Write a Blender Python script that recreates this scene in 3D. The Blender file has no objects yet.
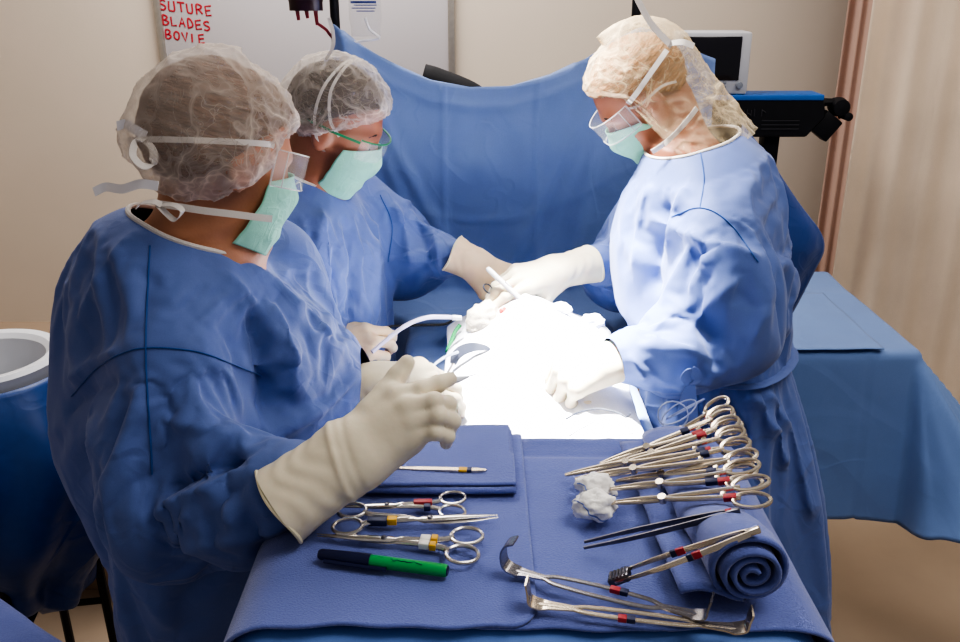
import bpy, bmesh, math, random
import numpy as np
from mathutils import Vector, Matrix, Euler, Quaternion
from mathutils import noise as mnoise

random.seed(7)
SC = bpy.context.scene
COL = SC.collection
PI = math.pi

# ------------------------------------------------------------------ camera
FPX = 900.0
CAMZ = 1.72
PITCH = math.radians(21.0)
cs, sn = math.cos(PITCH), math.sin(PITCH)

def ray(px, py):
    u = (px - 480.0) / FPX
    v = (321.0 - py) / FPX
    return Vector((u, cs + v * sn, -sn + v * cs))

def at_t(px, py, t):
    return Vector((0, 0, CAMZ)) + ray(px, py) * t

def at_y(px, py, Y):
    r = ray(px, py)
    return Vector((0, 0, CAMZ)) + r * (Y / r.y)

def at_z(px, py, z):
    r = ray(px, py)
    return Vector((0, 0, CAMZ)) + r * ((z - CAMZ) / r.z)

cam_d = bpy.data.cameras.new('camera')
cam = bpy.data.objects.new('camera', cam_d)
COL.objects.link(cam)
cam.location = (0, 0, CAMZ)
cam.rotation_euler = (PI / 2 - PITCH, 0, 0)
cam_d.sensor_width = 36.0
cam_d.lens = FPX / 960.0 * 36.0
cam_d.clip_start = 0.05
SC.camera = cam

# ------------------------------------------------------------------ colour / materials
def lin(c):
    c = c / 255.0
    return c / 12.92 if c <= 0.04045 else ((c + 0.055) / 1.055) ** 2.4

def hexc(h):
    h = h.lstrip('#')
    return (lin(int(h[0:2], 16)), lin(int(h[2:4], 16)), lin(int(h[4:6], 16)), 1.0)

class NT:
    """small node-tree helper"""
    def __init__(self, name):
        self.m = bpy.data.materials.new(name)
        self.m.use_nodes = True
        self.t = self.m.node_tree
        for n in list(self.t.nodes):
            self.t.nodes.remove(n)
        self.out = self.n('ShaderNodeOutputMaterial')

    def n(self, typ, **kw):
        nd = self.t.nodes.new(typ)
        for k, v in kw.items():
            if k in nd.inputs:
                nd.inputs[k].default_value = v
            else:
                setattr(nd, k, v)
        return nd

    def l(self, a, b):
        self.t.links.new(a, b)

    def ramp(self, fac, stops):
        r = self.n('ShaderNodeValToRGB')
        el = r.color_ramp.elements
        while len(el) < len(stops):
            el.new(0.5)
        for e, (p, c) in zip(el, stops):
            e.position = p
            e.color = c if len(c) == 4 else (*c, 1)
        self.l(fac, r.inputs['Fac'])
        return r.outputs['Color']

def mat(name, color, rough=0.6, metal=0.0, noise=0.0, nscale=20.0, bump=0.0, bscale=60.0,
        spec=0.5, sheen=0.0, emit=0.0, trans=0.0, alpha=1.0, coat=0.0, sss=0.0, bdist=0.01, stretch=None):
    """Principled material, colour broken up by noise and a noise bump."""
    k = NT(name)
    p = k.n('ShaderNodeBsdfPrincipled')
    c = hexc(color)
    p.inputs['Roughness'].default_value = rough
    p.inputs['Metallic'].default_value = metal
    p.inputs['Specular IOR Level'].default_value = spec
    p.inputs['Sheen Weight'].default_value = sheen
    p.inputs['Transmission Weight'].default_value = trans
    p.inputs['Alpha'].default_value = alpha
    p.inputs['Coat Weight'].default_value = coat
    if sss:
        p.inputs['Subsurface Weight'].default_value = sss
        p.inputs['Subsurface Radius'].default_value = (0.012, 0.005, 0.003)
        p.inputs['Subsurface Scale'].default_value = 1.0
    if emit:
        p.inputs['Emission Color'].default_value = c
        p.inputs['Emission Strength'].default_value = emit
    tc = k.n('ShaderNodeTexCoord')
    co = tc.outputs['Object']
    if stretch:
        mp = k.n('ShaderNodeMapping')
        mp.inputs['Scale'].default_value = stretch
        k.l(co, mp.inputs['Vector'])
        co = mp.outputs['Vector']
    if noise:
        nz = k.n('ShaderNodeTexNoise', Scale=nscale, Detail=4.0)
        k.l(co, nz.inputs['Vector'])
        lo = tuple(max(0, x * (1 - noise)) for x in c[:3])
        hi = tuple(min(1, x * (1 + noise)) for x in c[:3])
        k.l(k.ramp(nz.outputs['Fac'], [(0.3, lo), (0.7, hi)]), p.inputs['Base Color'])
    else:
        p.inputs['Base Color'].default_value = c
    if bump:
        nb = k.n('ShaderNodeTexNoise', Scale=bscale, Detail=5.0)
        k.l(co, nb.inputs['Vector'])
        b = k.n('ShaderNodeBump', Strength=bump, Distance=bdist)
        k.l(nb.outputs['Fac'], b.inputs['Height'])
        k.l(b.outputs['Normal'], p.inputs['Normal'])
    k.l(p.outputs['BSDF'], k.out.inputs['Surface'])
    return k.m

# ------------------------------------------------------------------ objects
def setprops(o, label=None, cat=None, group=None, kind=None):
    if label: o['label'] = label
    if cat: o['category'] = cat
    if group: o['group'] = group
    if kind: o['kind'] = kind
    return o

def empty(name, label=None, cat=None, loc=(0, 0, 0), group=None, rot=None):
    o = bpy.data.objects.new(name, None)
    o.empty_display_size = 0.05
    COL.objects.link(o)
    o.location = loc
    if rot is not None:
        o.rotation_euler = rot
    return setprops(o, label, cat, group)

def mesh_obj(name, verts, faces, material=None, parent=None, smooth=True, sharp=None):
    me = bpy.data.meshes.new(name)
    me.from_pydata([tuple(v) for v in verts], [], [tuple(f) for f in faces])
    return finish(name, me, material, parent, smooth, sharp)

def finish(name, me, material=None, parent=None, smooth=True, sharp=None):
    me.validate()
    me.update()
    if material is not None:
        me.materials.append(material)
    if smooth:
        me.polygons.foreach_set('use_smooth', [True] * len(me.polygons))
        if sharp is not None:
            me.set_sharp_from_angle(angle=math.radians(sharp))
    o = bpy.data.objects.new(name, me)
    COL.objects.link(o)
    if parent is not None:
        o.parent = parent
    return o

def bm_obj(name, bm, material=None, parent=None, smooth=True, sharp=35):
    bmesh.ops.recalc_face_normals(bm, faces=bm.faces[:])
    me = bpy.data.meshes.new(name)
    bm.to_mesh(me)
    bm.free()
    return finish(name, me, material, parent, smooth, sharp)

class MB:
    """collects shapes of ONE part, then links them as one mesh"""
    def __init__(self):
        self.bm = bmesh.new()

    def _bevel(self, verts, bev, seg=2):
        if bev:
            es = list({e for v in verts for e in v.link_edges})
            bmesh.ops.bevel(self.bm, geom=es, offset=bev, segments=seg, affect='EDGES', profile=0.5)

    def box(self, c, s, bev=0.0, rot=None, seg=2):
        r = bmesh.ops.create_cube(self.bm, size=1.0)
        M = Matrix.Translation(Vector(c)) @ (rot.to_matrix().to_4x4() if rot is not None else Matrix()) @ Matrix.Diagonal((*s, 1))
        bmesh.ops.transform(self.bm, matrix=M, verts=r['verts'])
        self._bevel(r['verts'], bev, seg)
        return self

    def tube(self, pts, rad, n=10, cap=True, closed=False, flat=None, up=None):
        """sweep; rad float or list; flat=(a,b) scales the section along side/up"""
        pts = [Vector(p) for p in pts]
        N = len(pts)
        if not hasattr(rad, '__len__'): rad = [rad] * N
        if flat is None: flat = [(1, 1)] * N
        elif not hasattr(flat[0], '__len__'): flat = [flat] * N
        rings = []
        prev = None
        for i in range(N):
            if closed:
                d = pts[(i + 1) % N] - pts[i - 1]
            else:
                d = pts[min(i + 1, N - 1)] - pts[max(i - 1, 0)]
            if d.length < 1e-9: d = Vector((1, 0, 0))
            d.normalize()
            if up is not None:
                s = d.cross(Vector(up))
                if s.length < 1e-4:
                    s = prev or d.orthogonal()
                s.normalize()
            elif prev is None:
                s = d.orthogonal().normalized()
            else:
                s = (prev - d * prev.dot(d))
                s = s.normalized() if s.length > 1e-6 else d.orthogonal().normalized()
            prev = s
            w = s.cross(d)
            ring = []
            for k in range(n):
                a = 2 * PI * k / n
                ring.append(self.bm.verts.new(pts[i] + s * (math.cos(a) * rad[i] * flat[i][0]) + w * (math.sin(a) * rad[i] * flat[i][1])))
            rings.append(ring)
        m = N if closed else N - 1
        for i in range(m):
            A, B = rings[i], rings[(i + 1) % N]
            for k in range(n):
                self.bm.faces.new((A[k], A[(k + 1) % n], B[(k + 1) % n], B[k]))
        if cap and not closed:
            self.bm.faces.new(rings[0][::-1])
            self.bm.faces.new(rings[-1])
        return self

    def ribbon(self, pts, widths, th, side):
        """flat strap: rectangle section, side = width direction (vector or list)"""
        pts = [Vector(p) for p in pts]
        N = len(pts)
        if not hasattr(widths, '__len__'): widths = [widths] * N
        sd = [Vector(side).normalized()] * N if not isinstance(side, list) else [Vector(s).normalized() for s in side]
        rings = []
        for i in range(N):
            d = (pts[min(i + 1, N - 1)] - pts[max(i - 1, 0)]).normalized()
            s = (sd[i] - d * sd[i].dot(d)).normalized()
            w = s.cross(d)
            a, b = s * widths[i] / 2, w * th / 2
            rings.append([self.bm.verts.new(pts[i] + q) for q in (a + b, b * 1.15, -a + b, -a - b, -b * 1.15, a - b)])
        for i in range(N - 1):
            for k in range(6):
                self.bm.faces.new((rings[i][k], rings[i][(k + 1) % 6], rings[i + 1][(k + 1) % 6], rings[i + 1][k]))
        self.bm.faces.new(rings[0][::-1])
        self.bm.faces.new(rings[-1])
        return self

    def lathe(self, prof, n=32, c=(0, 0, 0), axis='Z', closed=False):
        rings = []
        for (r, h) in prof:
            ring = []
            for k in range(n):
                a = 2 * PI * k / n
                p = (r * math.cos(a), r * math.sin(a), h)
                if axis == 'X': p = (p[2], p[0], p[1])
                if axis == 'Y': p = (p[0], p[2], p[1])
                ring.append(self.bm.verts.new((p[0] + c[0], p[1] + c[1], p[2] + c[2])))
            rings.append(ring)
        for i in range(len(rings) - 1):
            for k in range(n):
                self.bm.faces.new((rings[i][k], rings[i][(k + 1) % n], rings[i + 1][(k + 1) % n], rings[i + 1][k]))
        if closed:
            for k in range(n):
                self.bm.faces.new((rings[-1][k], rings[-1][(k + 1) % n], rings[0][(k + 1) % n], rings[0][k]))
        else:
            self.bm.faces.new(rings[0][::-1])
            self.bm.faces.new(rings[-1])
        return self

    def plate(self, outline, z0, z1, bev=0.0):
        """outline: list of (x,y) extruded between z0 and z1"""
        lo = [self.bm.verts.new((x, y, z0)) for x, y in outline]
        hi = [self.bm.verts.new((x, y, z1)) for x, y in outline]
        n = len(lo)
        self.bm.faces.new(lo[::-1])
        self.bm.faces.new(hi)
        for i in range(n):
            self.bm.faces.new((lo[i], lo[(i + 1) % n], hi[(i + 1) % n], hi[i]))
        self._bevel(hi, bev, 1)
        return self

    def build(self, name, material=None, parent=None, smooth=True, sharp=35):
        return bm_obj(name, self.bm, material, parent, smooth, sharp)

def catmull(pts, sub=8, closed=False):
    P = [Vector(p) for p in pts]
    n = len(P)
    out = []
    rng = range(n) if closed else range(n - 1)
    for i in rng:
        if closed:
            a, b, c, d = P[i - 1], P[i], P[(i + 1) % n], P[(i + 2) % n]
        else:
            b, c = P[i], P[i + 1]
            a = P[i - 1] if i > 0 else b * 2 - c
            d = P[i + 2] if i + 2 < n else c * 2 - b
        for s in range(sub):
            t = s / sub
            out.append(0.5 * ((2 * b) + (c - a) * t + (2 * a - 5 * b + 4 * c - d) * t * t + (3 * b - a - 3 * c + d) * t ** 3))
    if not closed: out.append(P[-1])
    return out

def grid_mesh(name, nu, nv, fn, material=None, parent=None, closed_u=False, keep=None, smooth=True):
    vs = [fn(i / (nu - (0 if closed_u else 1)), j / (nv - 1)) for j in range(nv) for i in range(nu)]
    fs = []
    for j in range(nv - 1):
        for i in range(nu if closed_u else nu - 1):
            i2 = (i + 1) % nu
            f = (j * nu + i, j * nu + i2, (j + 1) * nu + i2, (j + 1) * nu + i)
            if keep is None or keep(i, j):
                fs.append(f)
    return mesh_obj(name, vs, fs, material, parent, smooth)

def solidify(o, th, offset=-1.0):
    m = o.modifiers.new('solid', 'SOLIDIFY')
    m.thickness = th
    m.offset = offset
    return o

def subsurf(o, lv=1):
    m = o.modifiers.new('sub', 'SUBSURF')
    m.levels = lv
    m.render_levels = lv
    return o

def copy_tree(o, parent=None):
    c = o.copy()
    COL.objects.link(c)
    if parent is not None:
        c.parent = parent
    for ch in list(o.children):
        copy_tree(ch, c)
    return c

def place2(o, a, b, roll=0.0, scale=1.0, up=Vector((0, 0, 1))):
    """puts local +X along a->b, local origin on a"""
    x = (Vector(b) - Vector(a)).normalized()
    y = up.cross(x).normalized()
    z = x.cross(y)
    M = Matrix((x, y, z)).transposed()
    if roll:
        M = M @ Matrix.Rotation(roll, 3, 'X')
    o.matrix_world = Matrix.Translation(Vector(a)) @ M.to_4x4() @ Matrix.Scale(scale, 4)
    return o

def noise3(p, s=1.0, off=0.0):
    return mnoise.noise(Vector((p[0] * s + off, p[1] * s + off * 1.7, p[2] * s - off)))

# ------------------------------------------------------------------ signed distance fields -> one continuous mesh
def V(*a):
    return np.array(a, dtype=np.float32)

def f_cone(P, a, b, ra, rb):
    a = np.asarray(a, np.float32); b = np.asarray(b, np.float32)
    ab = b - a
    h = np.clip(((P - a) @ ab) / max(float(ab @ ab), 1e-12), 0, 1)
    return np.linalg.norm(P - a - h[..., None] * ab, axis=-1) - (ra + (rb - ra) * h)

def f_ell(P, c, r, R=None):
    q = P - np.asarray(c, np.float32)
    if R is not None:
        q = q @ np.asarray(R, np.float32)      # columns of R are the local axes
    r = np.asarray(r, np.float32)
    k0 = np.linalg.norm(q / r, axis=-1)
    k1 = np.linalg.norm(q / (r * r), axis=-1)
    return k0 * (k0 - 1.0) / np.maximum(k1, 1e-6)

def smin(a, b, k):
    h = np.clip(0.5 + 0.5 * (b - a) / k, 0, 1)
    return b + (a - b) * h - k * h * (1 - h)

def smax(a, b, k):
    return -smin(-a, -b, k)

def f_chain(P, pts, rads, k=0.0):
    d = None
    for i in range(len(pts) - 1):
        e = f_cone(P, pts[i], pts[i + 1], rads[i], rads[i + 1])
        d = e if d is None else (smin(d, e, k) if k else np.minimum(d, e))
    return d

def f_loft(P, zs, cx, cy, rx, ry, rot=0.0):
    """stack of ellipses along z (lists ascending in z)"""
    z = P[..., 2]
    CX = np.interp(z, zs, cx); CY = np.interp(z, zs, cy)
    RX = np.interp(z, zs, rx); RY = np.interp(z, zs, ry)
    x = P[..., 0] - CX; y = P[..., 1] - CY
    if np.ndim(rot) or rot:
        th = np.interp(z, zs, rot) if np.ndim(rot) else rot
        c, s = np.cos(th), np.sin(th)
        x, y = x * c + y * s, -x * s + y * c
    k0 = np.sqrt((x / RX) ** 2 + (y / RY) ** 2)
    k1 = np.sqrt((x / RX ** 2) ** 2 + (y / RY ** 2) ** 2)
    d = k0 * (k0 - 1) / np.maximum(k1, 1e-6)
    d = np.where(k0 < 0.05, -np.minimum(RX, RY), d)
    return np.maximum(d, np.maximum(zs[0] - z, z - zs[-1])).astype(np.float32)

def surface_net(fn, lo, hi, h):
    lo = np.asarray(lo, np.float32); hi = np.asarray(hi, np.float32)
    n = np.ceil((hi - lo) / h).astype(int) + 1
    ax = [lo[i] + h * np.arange(n[i], dtype=np.float32) for i in range(3)]
    F = np.empty(tuple(n), np.float32)
    step = max(1, int(400000 // (n[1] * n[2])))
    for i in range(0, n[0], step):
        X, Y, Z = np.meshgrid(ax[0][i:i + step], ax[1], ax[2], indexing='ij')
        F[i:i + step] = fn(np.stack([X, Y, Z], -1))
    S = F < 0
    c = [S[a:n[0] - 1 + a, b:n[1] - 1 + b, d:n[2] - 1 + d] for a in (0, 1) for b in (0, 1) for d in (0, 1)]
    cnt = sum(x.astype(np.int8) for x in c)
    act = (cnt > 0) & (cnt < 8)
    idx = -np.ones(act.shape, np.int64)
    cells = np.argwhere(act)
    idx[act] = np.arange(len(cells))
    acc = np.zeros((len(cells), 3), np.float32)
    num = np.zeros(len(cells), np.float32)
    corner = [(a, b, d) for a in (0, 1) for b in (0, 1) for d in (0, 1)]
    for i, ca in enumerate(corner):
        for j, cb in enumerate(corner):
            if j <= i or sum(abs(ca[k] - cb[k]) for k in range(3)) != 1: continue
            fa = F[cells[:, 0] + ca[0], cells[:, 1] + ca[1], cells[:, 2] + ca[2]]
            fb = F[cells[:, 0] + cb[0], cells[:, 1] + cb[1], cells[:, 2] + cb[2]]
            m = (fa < 0) != (fb < 0)
            t = fa[m] / (fa[m] - fb[m])
            acc[m] += np.array(ca, np.float32) + t[:, None] * (np.array(cb, np.float32) - np.array(ca, np.float32))
            num[m] += 1
    V_ = lo + h * (cells + acc / num[:, None])
    faces = []
    for axis in range(3):
        o1, o2 = [a for a in range(3) if a != axis]
        sl = [slice(None)] * 3; sl2 = [slice(None)] * 3
        sl[axis] = slice(0, n[axis] - 1); sl2[axis] = slice(1, n[axis])
        A, B = S[tuple(sl)], S[tuple(sl2)]
        e = np.argwhere(A != B)
        e = e[(e[:, o1] > 0) & (e[:, o2] > 0) & (e[:, o1] < n[o1] - 1) & (e[:, o2] < n[o2] - 1)]
        if not len(e): continue
        flip = A[e[:, 0], e[:, 1], e[:, 2]]
        q = []
        for da, db in ((-1, -1), (0, -1), (0, 0), (-1, 0)):
            t = e.copy(); t[:, o1] += da; t[:, o2] += db
            q.append(idx[t[:, 0], t[:, 1], t[:, 2]])
        q = np.stack(q, 1)
        if axis == 1: flip = ~flip
        q[~flip] = q[~flip][:, ::-1]
        faces.append(q)
    f = np.concatenate(faces)
    f = f[(f >= 0).all(1)]
    return V_, f

def np_mesh(name, v, f, material=None, parent=None, smooth=True):
    me = bpy.data.meshes.new(name)
    k = f.shape[1]
    me.vertices.add(len(v)); me.loops.add(f.size); me.polygons.add(len(f))
    me.vertices.foreach_set('co', np.ascontiguousarray(v, np.float32).ravel())
    me.loops.foreach_set('vertex_index', np.ascontiguousarray(f, np.int32).ravel())
    me.polygons.foreach_set('loop_start', np.arange(0, f.size, k, dtype=np.int32))
    me.polygons.foreach_set('loop_total', np.full(len(f), k, np.int32))
    me.update(calc_edges=True)
    return finish(name, me, material, parent, smooth)

def relax(v, f, it=2, lam=0.5):
    """Laplacian smoothing on the quad edges"""
    e = np.concatenate([f[:, [0, 1]], f[:, [1, 2]], f[:, [2, 3]], f[:, [3, 0]]])
    n = len(v)
    deg = np.bincount(e[:, 0], minlength=n) + np.bincount(e[:, 1], minlength=n)
    for _ in range(it):
        s = np.zeros_like(v)
        for k in range(3):
            s[:, k] = np.bincount(e[:, 0], v[e[:, 1], k], n) + np.bincount(e[:, 1], v[e[:, 0], k], n)
        v = v + lam * (s / np.maximum(deg, 1)[:, None] - v)
    return v

def compact(v, f):
    used = np.unique(f)
    mp = -np.ones(len(v), np.int64)
    mp[used] = np.arange(len(used))
    return v[used], mp[f]

def mesh_np(o):
    me = o.data
    v = np.empty(len(me.vertices) * 3, np.float32)
    me.vertices.foreach_get('co', v)
    return v.reshape(-1, 3)

def rowmat(x, y, z):
    return np.stack([np.asarray(x), np.asarray(y), np.asarray(z)], 1).astype(np.float32)

# ================================================================== materials
def fabric(name, color, rough=0.75, weave=900.0, wstr=0.12, crease=0.0, cscale=6.0, var=0.08, sheen=0.15, translucent=0.0, spec=0.3):
    """non-woven / cotton cloth: fine weave bump, crumple creases, slight colour variation"""
    k = NT(name)
    p = k.n('ShaderNodeBsdfPrincipled')
    p.inputs['Roughness'].default_value = rough
    p.inputs['Specular IOR Level'].default_value = spec
    p.inputs['Sheen Weight'].default_value = sheen
    c = hexc(color)
    tc = k.n('ShaderNodeTexCoord')
    nz = k.n('ShaderNodeTexNoise', Scale=5.0, Detail=6.0)
    k.l(tc.outputs['Object'], nz.inputs['Vector'])
    base = k.ramp(nz.outputs['Fac'], [(0.3, tuple(x * (1 - var) for x in c[:3])), (0.7, tuple(min(1, x * (1 + var)) for x in c[:3]))])
    fine = k.n('ShaderNodeTexNoise', Scale=weave, Detail=2.0)
    k.l(tc.outputs['Object'], fine.inputs['Vector'])
    mx = k.n('ShaderNodeMix', data_type='RGBA', blend_type='MULTIPLY')
    mx.inputs['Factor'].default_value = 0.35
    k.l(base, mx.inputs['A'])
    k.l(k.ramp(fine.outputs['Fac'], [(0.3, (0.72, 0.72, 0.72)), (0.7, (1, 1, 1))]), mx.inputs['B'])
    k.l(mx.outputs['Result'], p.inputs['Base Color'])
    b = k.n('ShaderNodeBump', Strength=wstr, Distance=0.002)
    k.l(fine.outputs['Fac'], b.inputs['Height'])
    last = b
    if crease:
        # crisp crumple lines: contour lines of distorted noise, fading in and out
        hs = []
        for sc_, wd_, ds in ((cscale * .45, .045, .9), (cscale, .05, .7), (cscale * 2.3, .06, .5)):
            dn = k.n('ShaderNodeTexNoise', Scale=sc_, Detail=1.0, Distortion=ds)
            k.l(tc.outputs['Object'], dn.inputs['Vector'])
            hs.append(k.ramp(dn.outputs['Fac'], [(.5 - wd_, (0, 0, 0)), (.5, (1, 1, 1)), (.5 + wd_ * 2.2, (.25, .25, .25)), (.5 + wd_ * 4, (0, 0, 0))]))
        fade = k.n('ShaderNodeTexNoise', Scale=cscale * .35, Detail=1.0)
        k.l(tc.outputs['Object'], fade.inputs['Vector'])
        fd_ = k.ramp(fade.outputs['Fac'], [(.42, (.1, .1, .1)), (.6, (1, 1, 1))])
        m1_ = k.n('ShaderNodeMix', data_type='RGBA', blend_type='ADD'); m1_.inputs['Factor'].default_value = .6
        k.l(hs[0], m1_.inputs['A']); k.l(hs[1], m1_.inputs['B'])
        m2_ = k.n('ShaderNodeMix', data_type='RGBA', blend_type='ADD'); m2_.inputs['Factor'].default_value = .3
        k.l(m1_.outputs['Result'], m2_.inputs['A']); k.l(hs[2], m2_.inputs['B'])
        m3_ = k.n('ShaderNodeMix', data_type='RGBA', blend_type='MULTIPLY'); m3_.inputs['Factor'].default_value = 1.0
        k.l(m2_.outputs['Result'], m3_.inputs['A']); k.l(fd_, m3_.inputs['B'])
        b2 = k.n('ShaderNodeBump', Strength=crease, Distance=0.012)
        k.l(m3_.outputs['Result'], b2.inputs['Height'])
        k.l(b.outputs['Normal'], b2.inputs['Normal'])
        last = b2
    k.l(last.outputs['Normal'], p.inputs['Normal'])
    if translucent:
        tr = k.n('ShaderNodeBsdfTranslucent')
        tr.inputs['Color'].default_value = c
        ms = k.n('ShaderNodeMixShader')
        ms.inputs['Fac'].default_value = translucent
        k.l(p.outputs['BSDF'], ms.inputs[1]); k.l(tr.outputs['BSDF'], ms.inputs[2])
        k.l(ms.outputs['Shader'], k.out.inputs['Surface'])
    else:
        k.l(p.outputs['BSDF'], k.out.inputs['Surface'])
    return k.m

M = {}
M['wall'] = mat('painted_plaster', '#d2c6b8', 0.85, noise=0.04, nscale=1.5, bump=0.05, bscale=180)
M['floor'] = mat('beige_vinyl', '#b3a08c', 0.55, noise=0.10, nscale=2.2, bump=0.03, bscale=120)
M['base'] = mat('baseboard_vinyl', '#8d7a66', 0.6, noise=0.05)
M['board'] = mat('whiteboard_enamel', '#c3bfc2', 0.28, noise=0.03, nscale=1.2)
M['alu'] = mat('brushed_aluminium', '#b9b3aa', 0.4, 0.7, noise=0.06, nscale=60)
M['red_ink'] = mat('red_marker_ink', '#b5303c', 0.7, noise=0.15, nscale=150)
M['gown'] = fabric('blue_gown_fabric', '#5a6da4', 0.68, crease=0.28, cscale=7.0, sheen=0.15, spec=0.3)
M['gown_shade'] = fabric('blue_gown_shaded_fabric', '#26407f', 0.75, crease=0.2, cscale=7.0, spec=0.3)  # gown blue darkened: the back panel's shadow side is put into the colour
M['screen'] = fabric('blue_screen_drape', '#7289bb', 0.75, crease=0.2, cscale=4.5, var=0.06)
M['table_drape'] = fabric('blue_table_drape', '#6c86b6', 0.7, crease=0.15, cscale=3.0, var=0.06)
M['towel'] = fabric('blue_cotton_towel', '#6672ae', 0.95, weave=520, wstr=0.45, crease=0.06, cscale=9, sheen=0.4, spec=0.1)
M['cover'] = fabric('light_blue_cover', '#6a8ccc', 0.65, crease=0.15, cscale=8)
M['bag'] = fabric('dark_blue_plastic_bag', '#30508f', 0.42, weave=60, wstr=0.05, crease=0.7, cscale=5, sheen=0.0, spec=0.5)
M['white_plastic'] = mat('white_plastic', '#d9dbe0', 0.4, noise=0.02)
M['black'] = mat('black_plastic', '#121218', 0.6, noise=0.15, nscale=30, bump=0.05, bscale=200, spec=0.3)
M['black_soft'] = mat('black_padding', '#17171c', 0.8, noise=0.2, bump=0.1)
M['dark_metal'] = mat('dark_painted_metal', '#2b2b30', 0.45, 0.6, noise=0.1)
M['blue_edge'] = mat('blue_painted_edge', '#1f63b4', 0.4, noise=0.05)
M['screen_glass'] = mat('dark_display_glass', '#0f0c18', 0.15, noise=0.05, coat=0.5)
M['monitor'] = mat('grey_monitor_shell', '#b6b7bd', 0.5, noise=0.03)
M['button'] = mat('grey_button_plastic', '#7f848f', 0.5, noise=0.05)
M['emboss'] = mat('embossed_black_lettering', '#2c2b31', 0.6, noise=0.1)
M['cab'] = mat('beige_cabinet_paint', '#8f7c69', 0.6, noise=0.05, nscale=4)
M['curtain_pink'] = fabric('pinkish_tan_curtain', '#c4a698', 0.9, weave=700, crease=0.0, var=0.05)
M['curtain_cream'] = fabric('cream_curtain', '#dac8b4', 0.9, weave=700, crease=0.0, var=0.06)
M['blood'] = mat('dark_red_fluid_bag', '#2b0d1c', 0.3, noise=0.25, nscale=25, coat=0.4)
M['blood_tube'] = mat('red_fluid_tube', '#7a2030', 0.3, noise=0.2)
M['label_blue'] = mat('blue_print', '#3b4a86', 0.6, noise=0.1)
M['clear'] = mat('clear_plastic_film', '#cfd0d6', 0.15, noise=0.03, alpha=0.14, spec=0.8)
M['clear_tube'] = mat('clear_tubing', '#e8e8ee', 0.2, noise=0.03, alpha=0.7, spec=0.7)
M['green'] = mat('green_plastic', '#1f9a58', 0.35, noise=0.05)

# ================================================================== room
def slab(name, c, s, m, kind='structure'):
    o = MB().box(c, s).build(name, m, smooth=False)
    return setprops(o, kind=kind)

WALL_Y = 3.45
slab('floor', (0, 1.6, -0.05), (5.2, 4.6, 0.1), M['floor'])
slab('wall_back', (0, WALL_Y + 0.05, 1.4), (5.2, 0.1, 2.8), M['wall'])
slab('wall_left', (-2.45, 1.6, 1.4), (0.1, 3.7, 2.8), M['wall'])
slab('baseboard_back', (0, WALL_Y - 0.008, 0.05), (4.8, 0.016, 0.1), M['base'])

# ------------------------------------------------------------------ whiteboard with red marker words
WB = WALL_Y - 0.02
tl = at_y(154, 0, WB); br = at_y(452, 72, WB)
bx0, bx1 = tl.x + .01, br.x
bz0, bz1 = 1.15, 2.32
wb = empty('whiteboard', 'wall whiteboard with red handwritten words and thin metal frame', 'whiteboard', ((bx0 + bx1) / 2, WB, bz0))
def lo(p): return (p[0] - wb.location.x, p[1] - wb.location.y, p[2] - wb.location.z)
w_ = bx1 - bx0; h_ = bz1 - bz0
MB().box((0, 0.008, h_ / 2), (w_, 0.016, h_), 0.002).build('writing_surface', M['board'], wb)
fr = MB()
for sx in (-1, 1): fr.box((sx * w_ / 2, 0.002, h_ / 2), (0.024, 0.03, h_ + 0.024), 0.003)
for zz in (0, h_): fr.box((0, 0.002, zz), (w_, 0.03, 0.024), 0.003)
fr.build('frame', M['alu'], wb)
MB().box((0, -0.04, 0.0), (w_ * 0.6, 0.07, 0.012), 0.003).build('pen_tray', M['alu'], wb)

GL = {'S': [[(.95, .85), (.6, 1), (.15, .9), (.08, .68), (.45, .52), (.85, .36), (.85, .12), (.45, 0), (.02, .1)]],
      'U': [[(.05, 1), (.05, .15), (.35, 0), (.8, .08), (.85, 1)]],
      'T': [[(0, 1), (1, .96)], [(.5, .98), (.5, 0)]],
      'R': [[(.08, 0), (.08, 1), (.6, .98), (.85, .78), (.6, .55), (.1, .5)], [(.4, .5), (.95, 0)]],
      'E': [[(.9, 1), (.08, .97), (.08, 0), (.95, .02)], [(.08, .5), (.8, .52)]],
      'B': [[(.08, 0), (.08, 1), (.55, 1), (.8, .8), (.5, .54), (.1, .5)], [(.5, .54), (.95, .3), (.6, 0), (.08, .02)]],
      'L': [[(.08, 1), (.08, 0), (.9, .03)]],
      'A': [[(0, 0), (.5, 1), (.95, 0)], [(.15, .38), (.8, .38)]],
      'D': [[(.08, 0), (.08, 1), (.5, .97), (.9, .6), (.8, .2), (.08, 0)]],
      'O': [[(.5, 1), (.1, .75), (.08, .25), (.5, 0), (.88, .3), (.85, .75), (.5, 1)]],
      'V': [[(0, 1), (.45, 0), (.9, 1)]],
      'I': [[(.5, 1), (.48, 0)]]}

def write_word(word, px0, py0, px1, py1, parent):
    """marker strokes between two baseline pixels on the board plane"""
    rng = random.Random(word)
    a = at_y(px0, py1, WB - 0.002); b = at_y(px1, py1, WB - 0.002); top = at_y(px0, py0, WB - 0.002)
    H = top.z - a.z
    W = (b.x - a.x) / len(word)
    mb = MB()
    for i, ch in enumerate(word):
        for st in GL[ch]:
            pts = []
            wf = 0.35 if ch == 'I' else 0.74
            for (x, y) in st:
                pts.append(Vector((a.x + W * (i + 0.1 + x * wf) + rng.uniform(-1, 1) * 0.0015, WB - 0.0015,
                                   a.z + H * (y + rng.uniform(-.03, .03)) - 0.004 * i)) - wb.location)
            if len(pts) > 2 and ch in 'SURBDO': pts = catmull(pts, 4)
            mb.tube(pts, 0.0032, 6, flat=(1, 0.3), up=(0, 1, 0))
    mb.build('red_word', M['red_ink'], parent)

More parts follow.
